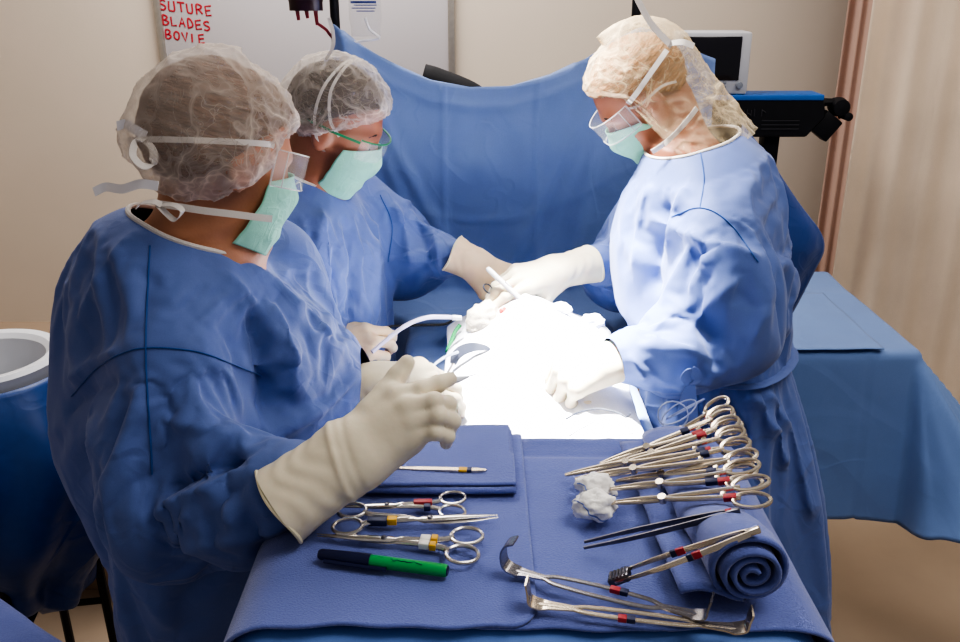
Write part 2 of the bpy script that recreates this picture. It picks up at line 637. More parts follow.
write_word('SUTURE', 159, 0, 213, 9.5, wb)
write_word('BLADES', 162, 15.5, 211, 24.5, wb)
write_word('BOVIE', 165, 30, 206, 38.5, wb)

# ------------------------------------------------------------------ curtains on the right
def curtain(name, label, x0, x1, y0, y1, z0, z1, folds, amp, m, seed):
    rng = random.Random(seed)
    ph = [rng.uniform(0, 6.28) for _ in range(4)]
    def fn(u, v):
        z = z0 + (z1 - z0) * v
        uu = u + 0.012 * math.sin(3.1 * v + ph[0])
        s = math.sin(2 * PI * folds * uu + ph[1] + 0.9 * math.sin(2 * PI * uu * 1.7 + ph[2]))
        s = math.copysign(abs(s) ** 0.8, s)
        a = amp * (0.65 + 0.35 * math.sin(5 * uu + ph[3])) * (1.0 - 0.15 * v)
        d = Vector((y1 - y0, -(x1 - x0), 0)).normalized()
        p = Vector((x0 + (x1 - x0) * u, y0 + (y1 - y0) * u, z)) + d * (s * a + 0.25 * amp * math.sin(2 * PI * folds * 2.3 * uu + 2 * v))
        return p
    o = grid_mesh(name, 220, 40, fn, m)
    solidify(o, 0.003)
    return o

ca = empty('curtain', 'pinkish tan privacy curtain gathered behind the equipment arm', 'curtain', (1.3, 3.05, 0.04), group=None)
a0 = at_y(846, 60, 3.1).x; a1 = at_y(890, 60, 3.1).x
c1 = curtain('curtain_panel', '', a0, a1 + 0.12, 3.15, 3.02, 0.04, 2.6, 3.2, 0.035, M['curtain_pink'], 3)
c1.parent = ca; c1.location = -ca.location
cb = empty('curtain', 'wide cream privacy curtain hanging nearest the right edge', 'curtain', (1.7, 2.8, 0.04))
b0 = at_y(868, 60, 2.85).x
c2 = curtain('curtain_panel', '', b0, b0 + 1.0, 2.88, 2.62, 0.04, 2.6, 4.2, 0.036, M['curtain_cream'], 11)
c2.parent = cb; c2.location = -cb.location

# ------------------------------------------------------------------ equipment stand with black case, monitor on top
EY = 2.62
e0 = at_y(690, 102, EY); e1 = at_y(838, 102, EY); eb = at_y(760, 140, EY)
case_top, case_bot = e0.z, eb.z
cx0, cx1 = e0.x, e1.x
st = empty('equipment_stand', 'black equipment stand with long case, blue top edge and dangling box', 'equipment', ((cx0 + cx1) / 2, EY + 0.1, 0))
def rel(o, p): return Vector(p) - o.location
W2 = (cx1 - cx0)
cH = case_top - case_bot
outl = [(-W2 / 2, 0), (W2 / 2 - 0.06, 0), (W2 / 2 - 0.01, cH * 0.55), (W2 / 2 - 0.02, cH), (-W2 / 2, cH)]
mb = MB()
mb.plate([(x, z) for x, z in outl], -0.05, 0.05, 0.004)
case = mb.build('case', M['black'], st)
case.rotation_euler = (PI / 2, 0, 0)
case.location = (0, 0, case_bot)
be = MB().box((-0.012, 0, case_top + 0.006), (W2 - 0.02, 0.104, 0.016), 0.003).build('blue_top_edge', M['blue_edge'], st)
# embossed lettering on the case (worn, barely legible in the photo)
em = MB()
rng = random.Random(4)
xx = -0.16
for k in range(9):                       # worn raised marks, no longer legible
    w = rng.uniform(.009, .014)
    em.tube([(xx, -0.0515, case_bot + cH * .56), (xx, -0.0515, case_bot + cH * .56 + .02)], .0016, 5)
    if rng.random() < .8: em.tube([(xx, -0.0515, case_bot + cH * .56 + .02 * rng.random()), (xx + w, -0.0515, case_bot + cH * .56 + .02 * rng.random())], .0016, 5)
    if rng.random() < .6: em.tube([(xx + w, -0.0515, case_bot + cH * .56), (xx + w, -0.0515, case_bot + cH * .56 + .018)], .0014, 5)
    xx += .0215
em.build('worn_mark', M['emboss'], st)
ln = MB()
for k in range(3): ln.box((0.07, -0.0505, case_bot + cH * 0.22 + k * 0.012), (0.11, 0.003, 0.003))
ln.build('raised_plate', M['emboss'], st)
br_ = MB()
br_.box((-0.09, 0.02, case_bot - 0.03), (0.05, 0.05, 0.06), 0.004).box((0.065, 0.02, case_bot - 0.045), (0.045, 0.06, 0.1), 0.004)
br_.box((-0.02, 0.02, case_bot - 0.055), (0.2, 0.05, 0.025), 0.004)
br_.tube([(0.05, 0.0, case_bot - 0.09), (0.045, 0.0, case_bot - 0.115)], 0.008, 8)
br_.build('bracket', M['black'], st)
bl = MB().box((-0.02, -0.01, case_bot - 0.085), (0.07, 0.05, 0.03), 0.004).build('clamp_block', M['dark_metal'], st)
MB().box((-0.018, -0.037, case_bot - 0.085), (0.012, 0.004, 0.014), 0.001).build('white_tag', M['white_plastic'], bl)
hb = MB().box((W2 / 2 + 0.0, -0.02, case_bot + cH * 0.28), (0.062, 0.05, 0.07), 0.004, Euler((0, 0.65, 0))).build('hanging_box', M['black'], st)
kb = MB()
kb.lathe([(0.0, -0.03), (0.024, -0.028), (0.028, 0), (0.024, 0.028), (0, 0.03)], 16, (W2 / 2 + 0.035, -0.02, case_bot + cH * 0.78), 'Y')
kb.lathe([(0.0, -0.04), (0.012, -0.038), (0.012, 0.01), (0, 0.012)], 12, (W2 / 2 + 0.055, -0.02, case_bot + cH * 0.55), 'Y')
kb.tube([(W2 / 2 - 0.02, -0.02, case_bot + cH * 0.9), (W2 / 2 + 0.03, -0.02, case_bot + cH * 0.9), (W2 / 2 + 0.05, -0.02, case_bot + cH * 0.5)], 0.012, 8)
kb.build('clamp_knob', M['black'], st)
po = MB().tube([(0.0, 0.04, 0.05), (0.0, 0.04, case_bot - 0.03)], 0.022, 14).build('post', M['dark_metal'], st)
bs = MB()
for k in range(5):
    a = 2 * PI * k / 5 + 0.3
    bs.tube([(0, 0.04, 0.07), (0.19 * math.cos(a), 0.04 + 0.19 * math.sin(a), 0.055)], [0.022, 0.014], 8)
    bs.lathe([(0, -0.012), (0.026, -0.012), (0.026, 0.012), (0, 0.012)], 14, (0.19 * math.cos(a), 0.04 + 0.19 * math.sin(a), 0.026), 'X')
bs.build('wheeled_base', M['dark_metal'], st)

mo = empty('patient_monitor', 'small grey patient monitor with dark blank screen above the black case', 'monitor')
ma = at_y(683, 33, EY); mbp = at_y(752, 95, EY)
mw, mh = mbp.x - ma.x, ma.z - (case_top + 0.0145)
mo.location = ((ma.x + mbp.x) / 2, EY + 0.10, case_top + 0.0145)
MB().box((0, 0.0, mh / 2), (mw, 0.1, mh), 0.008).build('shell', M['monitor'], mo)
MB().box((-0.008, -0.051, mh * 0.58), (mw * 0.8, 0.004, mh * 0.7), 0.002).build('display', M['screen_glass'], mo)
for r in range(3):
    for c in range(4):
        MB().box((-0.045 + c * 0.026, -0.052, 0.012 + r * 0.011), (0.016, 0.006, 0.006), 0.0015).build('button', M['button'], mo)
MB().lathe([(0, -0.012), (0.009, -0.011), (0.0105, 0), (0, 0)], 18, (mw / 2 - 0.026, -0.05, 0.027), 'Y').build('dial', M['button'], mo)

# ------------------------------------------------------------------ IV poles with hanging bags
SY = 2.06     # plane of the drape screen
def iv_pole(label, px, py_top, Y, top=None, bend=0.0):
    p = at_y(px, py_top, Y)
    o = empty('iv_pole', label, 'pole', (p.x, Y, 0))
    H = top or p.z
    MB().tube([(0, 0, 0.06), (0, 0, H)], 0.0105, 12).build('pole', M['dark_metal'], o)
    b = MB()
    for k in range(4):
        a = PI / 4 + PI / 2 * k
        b.tube([(0, 0, 0.075), (0.17 * math.cos(a), 0.17 * math.sin(a), 0.055)], [0.016, 0.011], 8)
        b.lathe([(0, -0.01), (0.025, -0.01), (0.025, 0.01), (0, 0.01)], 12, (0.17 * math.cos(a), 0.17 * math.sin(a), 0.025), 'X')
    b.build('base', M['dark_metal'], o)
    MB().lathe([(0, -0.03), (0.018, -0.028), (0.018, 0.028), (0, 0.03)], 12, (0, 0, H - 0.28)).build('clamp', M['black'], o)
    h = MB()
    for s in (-1, 1):
        h.tube(catmull([(0, 0, H), (s * 0.05, 0, H + 0.03), (s * 0.12, 0, H + 0.01), (s * 0.135, 0, H + 0.03)], 5), 0.004, 8)
    h.build('hook', M['dark_metal'], o)
    return o, p
ivL, pL = iv_pole('slim dark pole behind the middle capped person, bags on its hooks', 334, 0, SY + 0.055, 2.02)
ivR, pR = iv_pole('slim dark pole behind the right hand person, holding up the drape', 637, 0, SY + 0.055, 1.86)

def hang_bag(name, label, cx, Y, z0, z1, w, m, cat='bag'):
    o = empty(name, label, cat, (cx, Y, z0))
    H = z1 - z0
    def fn(u, v):
        a = 2 * PI * u
        z = H * v
        e = min(1, (1 - v) * 6 + 0.25) * min(1, v * 5 + 0.55)
        x = w / 2 * math.cos(a) * (1.0 if 0.06 < v < 0.94 else 0.92)
        y = 0.022 * math.sin(a) * e
        return (x, y, z)
    return o, grid_mesh('bag_film', 40, 24, fn, m, o, closed_u=True)
zb = at_y(312, 11, SY).z
bag, _ = hang_bag('blood_bag', 'dark red fluid bag hanging high by the whiteboard', at_y(306, 5, SY).x - .004, SY + 0.02, zb, 2.02, 0.080, M['blood'])
prt = MB()
for dx, ln_ in ((-0.02, 0.02), (0.0, 0.016), (0.02, 0.03)):
    prt.tube([(dx, 0, 0.004), (dx + 0.002, 0, -ln_)], [0.005, 0.0035], 8)
prt.build('bag_port', M['blood_tube'], bag)
tb = MB()
q0 = Vector((0.022, 0, -0.026))
q1 = rel(bag, at_y(331, 36, SY + 0.02))
tb.tube(catmull([q0, q0.lerp(q1, .5) + Vector((0.004, 0, 0)), q1, q1 + Vector((0.03, 0.0, -0.03))], 6), 0.0035, 8)
tb.build('line', M['blood_tube'], bag)

zc = at_y(360, 38, SY).z
ivb, _ = hang_bag('fluid_bag', 'clear fluid bag with small blue print on the whiteboard side of the drape', at_y(362, 5, SY).x, SY + 0.05, zc, 2.02, 0.072, M['clear'])
lb = MB()
for k, wd in enumerate((0.056, 0.05, 0.052, 0.04)):
    lb.box((0.004 * (k % 2), -0.0245, at_y(360, 2.5 + k * 3, SY).z - zc), (wd, 0.0015, 0.0022 if k else 0.005))
lb.build('printed_lines', M['label_blue'], ivb)
tb = MB()
p0 = rel(ivb, at_y(365, 18, SY + 0.0)); p1 = rel(ivb, at_y(379, 38, SY + 0.0)); p2 = rel(ivb, at_y(362, 41, SY)); p3 = rel(ivb, at_y(343, 44, SY))
tb.tube(catmull([p0, rel(ivb, at_y(370, 30, SY)), p1, p2, p3], 6), 0.003, 8)
tb.build('line', M['clear_tube'], ivb)

# ------------------------------------------------------------------ blue anaesthesia screen drape
zpole_l = at_y(338, 22, SY).z
def screen_top(x):
    xl, xr = pL.x + 0.005, pR.x - 0.005
    xs = [at_y(px, 60, SY).x for px in (335, 360, 395, 430, 470, 510, 550, 585, 612, 640, 720)]
    zs = [at_y(px, py, SY).z for px, py in ((335, 22), (360, 43), (395, 64), (430, 79), (470, 86), (510, 85), (550, 74), (585, 58), (612, 40), (640, 26), (720, 60))]
    return float(np.interp(x, xs, zs))
sx0, sx1 = pL.x + 0.0, at_y(716, 60, SY).x
def screen_fn(u, v):
    """v: 0 hem in front -> sheet over the patient -> up the screen -> over the top edge"""
    x = sx0 + (sx1 - sx0) * u
    top = screen_top(x) + 0.0
    L1, L2, L3 = 0.90, top - 1.0, 0.25
    s = v * (L1 + L2 + L3)
    nz_ = 0.012 * noise3((x, s, 0), 4.0, 3) + 0.006 * noise3((x, s, 1), 11.0, 9)
    # soft pulls running from the two upper corners down to the field
    pull = 0.0
    for cxp, dirx in ((sx0 + 0.02, 0.55), (pR.x - 0.05, -0.5)):
        for j in range(3):
            line = (x - cxp) - dirx * (0.35 + 0.35 * j) * max(0, (L1 + L2 - s))
            pull += 0.008 * math.exp(-(line / 0.02) ** 2)
    folds = 0.004 * math.exp(-((x - at_y(445, 200, SY).x) / 0.006) ** 2) + 0.004 * math.exp(-((x - at_y(536, 200, SY).x) / 0.006) ** 2)
    if s < L1:
        d = L1 - s
        r = 0.12
        y = SY - 0.06 - d
        z = 0.985 + 0.045 * math.exp(-((x - 0.08) / 0.25) ** 2) * min(1, d / 0.2) + nz_
        k = max(0, 1 - d / r)
        z += 0.05 * k * k
        w = min(1, d / 0.14)
        xr = 0.275 + (sx1 - 0.275) * (1 - w) ** 2; xl = -0.135 + (sx0 + 0.135) * (1 - w) ** 2
        for lim, sg in ((xr, 1), (xl, -1)):
            e = (x - lim) * sg
            if e > 0:
                q = min(e, 0.03)
                x = lim + sg * (q * .7 + 0.02 * max(0, e - .03))
                z -= 0.25 * q * q / 0.03 + max(0, e - 0.03)
        return (x, y, z)
    if s < L1 + L2:
        d = s - L1
        y = SY - 0.06 * math.exp(-d / 0.12) - nz_ - pull - folds - 0.02 * math.sin(PI * d / max(L2, .1))
        z = 1.035 + d * (top - 1.035) / L2
        hz = top - z
        y -= 0.005 * math.exp(-((hz - 0.045) / 0.008) ** 2) + 0.003 * math.exp(-((hz - 0.30) / 0.006) ** 2)
        return (x, y, z)
    d = s - L1 - L2
    return (x, SY + 0.006 + 0.004 * min(1, d / 0.02) + nz_ * .5, top + 0.006 * max(0, 1 - abs(d - 0.01) / 0.01) - d)
scr = grid_mesh('screen_drape', 130, 170, screen_fn, M['screen'])
setprops(scr, 'blue surgical drape hung between two poles as a screen and over the patient', 'drape')
solidify(scr, 0.002)

# black padded top of equipment behind the screen
hp = empty('headrest_pad', 'black padded curve peeking over the dip of the blue screen', 'equipment')
pc = at_y(462, 80, SY + 0.25)
hp.location = (pc.x - .012, SY + 0.25, 0)
hpz = at_y(440, 76, SY + 0.25).z
MB().tube(catmull([(-0.085, 0, hpz + 0.002), (-0.05, 0, hpz - 0.008), (0.04, 0, hpz - 0.045), (0.1, 0, hpz - 0.1)], 8), [0.02] * 25, 14, flat=(1.6, 1)).build('pad', M['black_soft'], hp)
MB().tube([(0, 0.0, 0.03), (0, 0.0, hpz - 0.03)], 0.02, 12).build('post', M['dark_metal'], hp)
MB().box((0, 0, 0.015), (0.2, 0.2, 0.03), 0.008).build('base', M['dark_metal'], hp)

# ================================================================== draped tables
def drape_map(p, rect, r, z, flare=0.12, rip=0.0, ripn=7.0, seed=0.0, curve=0.0, cflare=0.0):
    """a point of the flat cloth -> where it hangs over a rounded table edge"""
    x, y = p
    x0, x1, y0, y1 = rect
    cxp = min(max(x, x0 + r), x1 - r); cyp = min(max(y, y0 + r), y1 - r)
    dx, dy = x - cxp, y - cyp
    d = math.hypot(dx, dy)
    if d < 1e-9:
        return Vector((x, y, z))
    nx, ny = dx / d, dy / d
    L = r * PI / 2
    if d < L:
        a = d / r
        return Vector((cxp + nx * r * math.sin(a), cyp + ny * r * math.sin(a), z - r * (1 - math.cos(a))))
    e = d - L
    per = (cxp * 1.0 + cyp * 1.3) * ripn + math.atan2(ny, nx) * 2.0
    w = rip * min(1, e / 0.25) * (math.sin(per * 2 * PI + seed) + 0.5 * math.sin(per * 4.1 * PI + 1 + seed))
    flare = flare + (cflare if nx > 0 else 0.0) * math.sqrt(min(1, 2 * abs(nx * ny)))
    o = r + flare * e + curve * e * e + w
    return Vector((cxp + nx * o, cyp + ny * o, z - r - e * math.sqrt(max(0.05, 1 - flare * flare))))

def cloth_sheet(name, sheet, rect, r, z, m, nu, nv, parent=None, th=0.002, wob=0.0015, wsc=9.0, edge=None, bumps=None, round_c=0.0, **kw):
    sx0, sx1, sy0, sy1 = sheet
    sd = kw.get('seed', 0.0)
    def fn(u, v):
        x = sx0 + (sx1 - sx0) * u; y = sy0 + (sy1 - sy0) * v
        if round_c:
            qx = min(max(x, sx0 + round_c), sx1 - round_c); qy = min(max(y, sy0 + round_c), sy1 - round_c)
            ax, ay = x - qx, y - qy
            mx_ = max(abs(ax), abs(ay)); ln_ = math.hypot(ax, ay)
            if ln_ > 1e-9 and abs(ax) > 1e-9 and abs(ay) > 1e-9:
                f = mx_ / ln_
                x, y = qx + ax * f, qy + ay * f
        if edge: x, y = edge(x, y, u, v)
        p = drape_map((x, y), rect, r, z, **kw)
        n = noise3((x, y, 0.3), wsc, 5 + sd) * wob + noise3((x, y, 0.9), wsc * 3, 2 + sd) * wob * .4
        if bumps: n += bumps(x, y)
        p.z += n
        p.x += 0.6 * n; p.y += 0.6 * n
        return p
    o = grid_mesh(name, nu, nv, fn, m, parent)
    solidify(o, th)
    return o

# ------------------------------------------------------------------ Mayo stand in the foreground
MX0, MX1, MY0, MY1 = -0.245, 0.335, 0.655, 1.09
ZM = 1.146
ZT = ZM + 0.0085          # instruments lie on the towels here
may = empty('instrument_stand', 'metal instrument stand under the blue covered tray in the foreground', 'stand', (0.05, 0.87, 0))
mb = MB()
mb.box((0, 0, ZM - 0.034), (MX1 - MX0 - 0.07, MY1 - MY0 - 0.07, 0.022), 0.010)
mb.build('tray', M['alu'], may)
mb = MB(); mb.tube([(0.26, 0.05, 0.05), (0.26, 0.05, ZM - 0.1), (0.24, 0.04, ZM - 0.05), (0.1, 0, ZM - 0.033)], 0.013, 12); mb.build('post', M['alu'], may)
mb = MB(); mb.tube(catmull([(-0.1, -0.17, 0.02), (0.26, -0.17, 0.02), (0.3, 0.05, 0.02), (0.26, 0.2, 0.02), (-0.1, 0.2, 0.02)], 6), 0.016, 10); mb.tube([(0.29, 0.05, 0.02), (0.26, 0.05, 0.1)], 0.018, 10); mb.build('base', M['alu'], may)

def cover_edge(x, y, u, v):
    lim = MX0 - 0.012                      # pushed in where the nearest person stands against the tray
    if x < lim:
        k = min(1, max(0, (0.98 - y) / 0.16)); k = .04 + .96 * k * k * (3 - 2 * k)
        x = lim + (x - lim) * k
    return x, y
cov = cloth_sheet('stand_cover', (MX0 - 0.33, MX1 + 0.36, MY0 - 0.36, MY1 + 0.22), (MX0, MX1 - .004, MY0, MY1 - .004), 0.045, ZM - 0.0065, M['cover'], 130, 110, flare=0.10, rip=0.012, ripn=5.0, seed=1.3, edge=cover_edge)
setprops(cov, 'light blue cover over the instrument stand, seen below the towel hem', 'cover')

def wavy_front(x, y, u, v):
    return x, y + (1 - v) ** 8 * (0.0016 * math.sin(38 * x) + 0.0012 * math.sin(91 * x + 1))
FY = at_z(500, 630, ZM).y
SEAM_X = at_z(525, 480, ZM).x
tw1 = cloth_sheet('cotton_towel', (-0.02, MX1 + 0.30, FY, MY1 + 0.10), (MX0 - .004, MX1 + .012, MY0 - .1, MY1 + .006), 0.05, ZM + 0.001, M['towel'], 110, 130,
                  th=0.0025, wob=0.001, flare=0.22, rip=0.012, ripn=3.0, seed=0.2, edge=wavy_front, round_c=0.03, bumps=lambda x, y: (x > SEAM_X + .005) * 0.004 * math.exp(-((y - (MY1 - .045)) / 0.012) ** 2) - .002 * math.exp(-((y - (MY1 - .075)) / 0.006) ** 2) + .0012 * math.exp(-((x - .17) / .003) ** 2))
setprops(tw1, 'blue cotton towel under the clamps, hanging off the stand by the curtain side', 'towel')
SEAM = at_z(525, 480, ZM).x
tw2 = cloth_sheet('cotton_towel', (MX0 - 0.042, SEAM, FY - 0.002, MY1 + 0.09), (MX0 - .006, MX1 + .1, MY0 - .1, MY1 + .008), 0.05, ZM + 0.0058, M['towel'], 90, 120,
                  th=0.0028, wob=0.001, flare=0.10, rip=0.003, ripn=3.0, seed=2.2, edge=wavy_front, round_c=0.03,
                  bumps=lambda x, y: 0.0008 * math.exp(-((x - (SEAM - .006)) / 0.004) ** 2))
setprops(tw2, 'blue cotton towel under the scissors and green marker', 'towel')

# folded towel under the scalpel handle
fa = at_z(372, 488, ZT + .006); fb = at_z(516, 489, ZT + .006); fc = at_z(522, 434, ZT + .006)
ft = empty('folded_towel', 'folded blue towel lying under the lone scalpel handle', 'towel', (fb.x, fb.y, ZT - 0.0005))
FW, FD = 0.2, MY1 - 0.028 - fb.y
def fold_layer(k):
    z = 0.0022 + k * 0.0036
    def fn(u, v):
        x = -FW + FW * u - 0.002 * k * (v > .5)
        y = FD * v + 0.0015 * math.sin(22 * x + k)
        return (x, y, z + 0.0016 * noise3((x, y, k), 14, 3) + 0.0012 * k * (1 - v) ** 3)
    o = grid_mesh('fold_layer', 60, 30, fn, M['towel'], ft)
    solidify(o, 0.003, 0)
for k in range(3): fold_layer(k)
ed = grid_mesh('folded_edge', 60, 10, lambda u, v: (-FW + FW * u, 0.0005 - 0.0055 * math.sin(PI * v) + 0.0015 * math.sin(22 * (-FW + FW * u)), 0.0012 + 0.0085 * (1 - math.cos(PI * v)) / 2 + .0008 * noise3((u * 3, v, 0), 4)), M['towel'], ft)
solidify(ed, 0.002)

# rolled towel: a spiral swept along Y
ra = at_z(752, 573, ZT + 0.036); RFAR = at_z(695, 430, ZT + 0.036)
RR = 0.0375
rt = empty('rolled_towel', 'tightly rolled blue towel holding up the instrument handles', 'towel', (ra.x, ra.y, ZT + 0.0015))
RL = 0.31
def spiral_pts():
    pts = []
    turns = 3.6
    n = 150
    for i in range(n + 1):
        t = i / n
        a = -PI / 2 + 2 * PI * turns * (1 - t)
        r = 0.006 + (RR - 0.006) * t
        pts.append((-r * math.cos(a) * 1.05, RR + r * math.sin(a)))
    # loose tail leaving to the left
    pts += [(-0.012 - 0.011 * k, 0.0026 + 0.0115 * math.sin(PI * k / 6.5) * (k > 0)) for k in range(0, 6)]
    return pts
SPI = spiral_pts()
def roll_fn(u, v):
    i = u * (len(SPI) - 1)
    k = min(int(i), len(SPI) - 2); f = i - k
    x = SPI[k][0] * (1 - f) + SPI[k + 1][0] * f
    z = SPI[k][1] * (1 - f) + SPI[k + 1][1] * f
    y = RL * v + 0.004 * math.sin(9 * u) * (1 - v) - 0.012 * (1 - v) * (1 - u)
    w = 0.0012 * noise3((x * 1.0, y, z), 22, 1)
    z *= float(np.interp(v, [0, .1, .22, .38, 1], [1, .96, .78, .48, .38]))
    return (x + w - 0.012 * v, y, max(0.0015, z + w))
rl = grid_mesh('rolled_cloth', 240, 30, roll_fn, M['towel'], rt)
solidify(rl, 0.0042, 0)

# ------------------------------------------------------------------ blue draped table on the right
TZ = 0.90
TX0, TX1, TY0, TY1 = 0.50, 1.04, 1.93, 2.56
tb = empty('back_table', 'steel table hidden under the blue drape behind the right hand person', 'table', ((TX0 + TX1) / 2, (TY0 + TY1) / 2, 0))
MB().box((0, 0, TZ - 0.032), (TX1 - TX0 - .05, TY1 - TY0 - .05, 0.03), 0.006).build('table_top', M['alu'], tb)
for sx in (-1, 1):
    for sy in (-1, 1):
        MB().tube([(sx * 0.10 - .08, sy * 0.2, 0.0), (sx * 0.10 - .08, sy * 0.2, TZ - .045)], 0.016, 12).build('leg', M['alu'], tb)
dr = cloth_sheet('table_drape', (TX0 - 0.10, TX1 + 0.45, TY0 - 0.42, TY1 + 0.3), (TX0, TX1, TY0, TY1), 0.02, TZ, M['table_drape'], 120, 120, flare=0.12, cflare=0.6, rip=0.012, ripn=1.6, seed=4.0, wob=0.003, wsc=5,
                 bumps=lambda x, y: 0.004 * math.exp(-((x - 0.91) / 0.006) ** 2))
setprops(dr, 'large blue drape over the table beside the curtains', 'drape')
d2 = cloth_sheet('folded_drape', (TX0 + .02, 0.94, TY0 + 0.0, TY0 + 0.40), (TX0 - .1, TX1 + .1, TY0 - 0.1, TY1), 0.02, TZ + 0.009, M['table_drape'], 60, 40, flare=0.1, wob=0.002, wsc=7, seed=2.0)
setprops(d2, 'folded blue drape lying flat on the draped table', 'drape')

# ------------------------------------------------------------------ linen hamper with dark blue bag, left
hx, hy = -1.045, 1.74
hz = at_y(10, 358, hy).z
ha = empty('linen_hamper', 'round hamper with white rim and dark blue bag by the left edge', 'hamper', (hx, hy, 0))
HR = at_y(55, 355, hy).x - hx
rim = MB()
prof = [(HR - 0.03, hz - 0.115), (HR - 0.005, hz - 0.07), (HR + 0.0, hz - 0.012), (HR + .004, hz), (HR - 0.004, hz + 0.008), (HR - 0.022, hz + 0.006), (HR - 0.032, hz - 0.004), (HR - 0.034, hz - 0.03), (HR - 0.05, hz - 0.115)]
rim.lathe(prof, 56, closed=True)
rim.build('white_rim', M['white_plastic'], ha)
def bag_fn(u, v):
    a = 2 * PI * u
    zt, zb_ = hz - 0.02, 0.34
    z = zt + (zb_ - zt) * v
    r = HR + 0.012 + 0.085 * math.sin(PI * min(1, v * 1.25)) - 0.12 * max(0, v - 0.55) ** 2 * 4 * 0.6
    r += 0.018 * v * math.sin(5 * a + 3 * v) + 0.014 * math.sin(9 * a + 7 * v) * min(1, v * 3)
    r += 0.02 * noise3((math.cos(a), math.sin(a), z * 3), 2.2, 4) * min(1, v * 3)
    r *= 1 - 0.9 * max(0, v - 0.9) / 0.1 * 0.9
    return (r * math.cos(a), r * math.sin(a), z + 0.02 * math.sin(3 * a) * v)
bg_ = grid_mesh('blue_bag', 96, 60, bag_fn, M['bag'], ha, closed_u=True)
solidify(bg_, 0.0015)
lg = MB()
fr_ = MB()
for k in range(4):
    a = PI / 4 + k * PI / 2 - 0.62
    x, y = (HR + 0.004) * math.cos(a), (HR + 0.004) * math.sin(a)
    l_ = MB().tube([(x * .93, y * .93, hz - 0.05), (x * .97, y * .97, hz * .5), (x * 1.02, y * 1.02, 0.07)], 0.011, 10).build('leg', M['dark_metal'], ha)
    cst = MB().lathe([(0, -0.012), (0.03, -0.012), (0.034, 0), (0.03, 0.012), (0, 0.012)], 16, (x * 1.02, y * 1.02, 0.034), 'X')
    cst.build('caster', M['black'], l_)
    fr_.tube([(x * 1.02, y * 1.02, 0.33), (-x * 1.02, -y * 1.02, 0.33)], 0.008, 8)
fr_.build('cross_brace', M['dark_metal'], ha)

# beige cabinet behind the hamper
cb_y = 2.18
cl = at_y(-90, 600, cb_y).x; cr = at_y(150, 600, cb_y).x
cb_ = empty('cabinet', 'low beige cabinet standing behind the blue hamper bag', 'cabinet', ((cl + cr) / 2, cb_y + 0.2, 0))
cw = cr - cl
MB().box((0, 0, 0.40), (cw, 0.4, 0.66), 0.005).build('carcass', M['cab'], cb_)
MB().box((0, 0.02, 0.035), (cw - 0.04, 0.34, 0.07), 0.002).build('plinth', M['base'], cb_)
for s in (-1, 1):
    d_ = MB().box((s * cw / 4, -0.205, 0.40), (cw / 2 - 0.008, 0.014, 0.63), 0.003).build('door', M['cab'], cb_)
    MB().tube([(s * 0.02, -0.212, 0.55), (s * 0.02, -0.232, 0.555), (s * 0.02, -0.232, 0.635), (s * 0.02, -0.212, 0.64)], 0.004, 8).build('handle', M['alu'], d_)

# corner of another draped table, bottom left
nz0 = 0.80
na = at_z(2, 594, nz0); nb = at_z(74, 642, nz0)
ang = math.atan2(nb.y - na.y, nb.x - na.x)
nt_ = empty('corner_table', 'small table under the blue drape in the lower left corner', 'table', (na.x, na.y, 0), rot=(0, 0, ang))
MB().box((-0.02, -0.27, nz0 - 0.03), (0.46, 0.46, 0.03), 0.006).build('table_top', M['alu'], nt_)
for sx in (-1, 1):
    for sy in (-1, 1):
        MB().tube([(sx * 0.2 - .02, -.27 + sy * 0.2, 0), (sx * 0.2 - .02, -.27 + sy * 0.2, nz0 - 0.05)], 0.015, 10).build('leg', M['alu'], nt_)
dn_ = cloth_sheet('table_drape', (-0.27 - 0.1, 0.23 + 0.1, -0.52 - 0.1, 0.0 + 0.1), (-0.27, 0.23, -0.52, 0.0), 0.02, nz0, M['towel'], 60, 60, flare=0.25, rip=0.008, seed=.5, wob=.003)
dn_.location = (na.x, na.y, 0); dn_.rotation_euler = (0, 0, ang)
setprops(dn_, 'blue drape corner in the lower left of the picture, near the hamper', 'drape')

# ================================================================== surgical instruments
def steel(name, color, rough, nz=0.12):
    return mat(name, color, rough, 0.95, noise=nz, nscale=45)
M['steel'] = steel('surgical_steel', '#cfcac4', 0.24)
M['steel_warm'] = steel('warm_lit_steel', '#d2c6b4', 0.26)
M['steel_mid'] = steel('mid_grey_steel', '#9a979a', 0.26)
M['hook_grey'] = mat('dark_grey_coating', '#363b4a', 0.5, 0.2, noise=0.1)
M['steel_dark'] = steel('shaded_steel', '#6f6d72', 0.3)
M['tape_red'] = mat('red_marking_tape', '#a82f3a', 0.5, noise=0.1)
M['tape_blue'] = mat('dark_marking_tape', '#232a4e', 0.5, noise=0.1)
M['tape_yellow'] = mat('yellow_marking_tape', '#d9a92c', 0.5, noise=0.1)
M['tape_white'] = mat('white_marking_tape', '#e2e0da', 0.5, noise=0.05)
M['marker_green'] = mat('green_marker_barrel', '#18a050', 0.35, noise=0.05)
M['marker_cap'] = mat('navy_marker_cap', '#171d45', 0.35, noise=0.08)
M['gauze'] = fabric('white_gauze', '#f2f0ec', 0.95, weave=420, wstr=0.2, crease=0.15, cscale=30, var=0.03)
M['gauze_thread'] = mat('blue_gauze_thread', '#6c7fb8', 0.8, noise=0.1)

def band(name, x0, x1, y, z, w, h, m, parent, rot=0.0):
    mb = MB()
    L = x1 - x0
    mb.box((0, 0, 0), (L, w, h), 0.0008)
    o = mb.build(name, m, parent)
    o.location = ((x0 + x1) / 2, y, z)
    o.rotation_euler = (0, 0, rot)
    return o

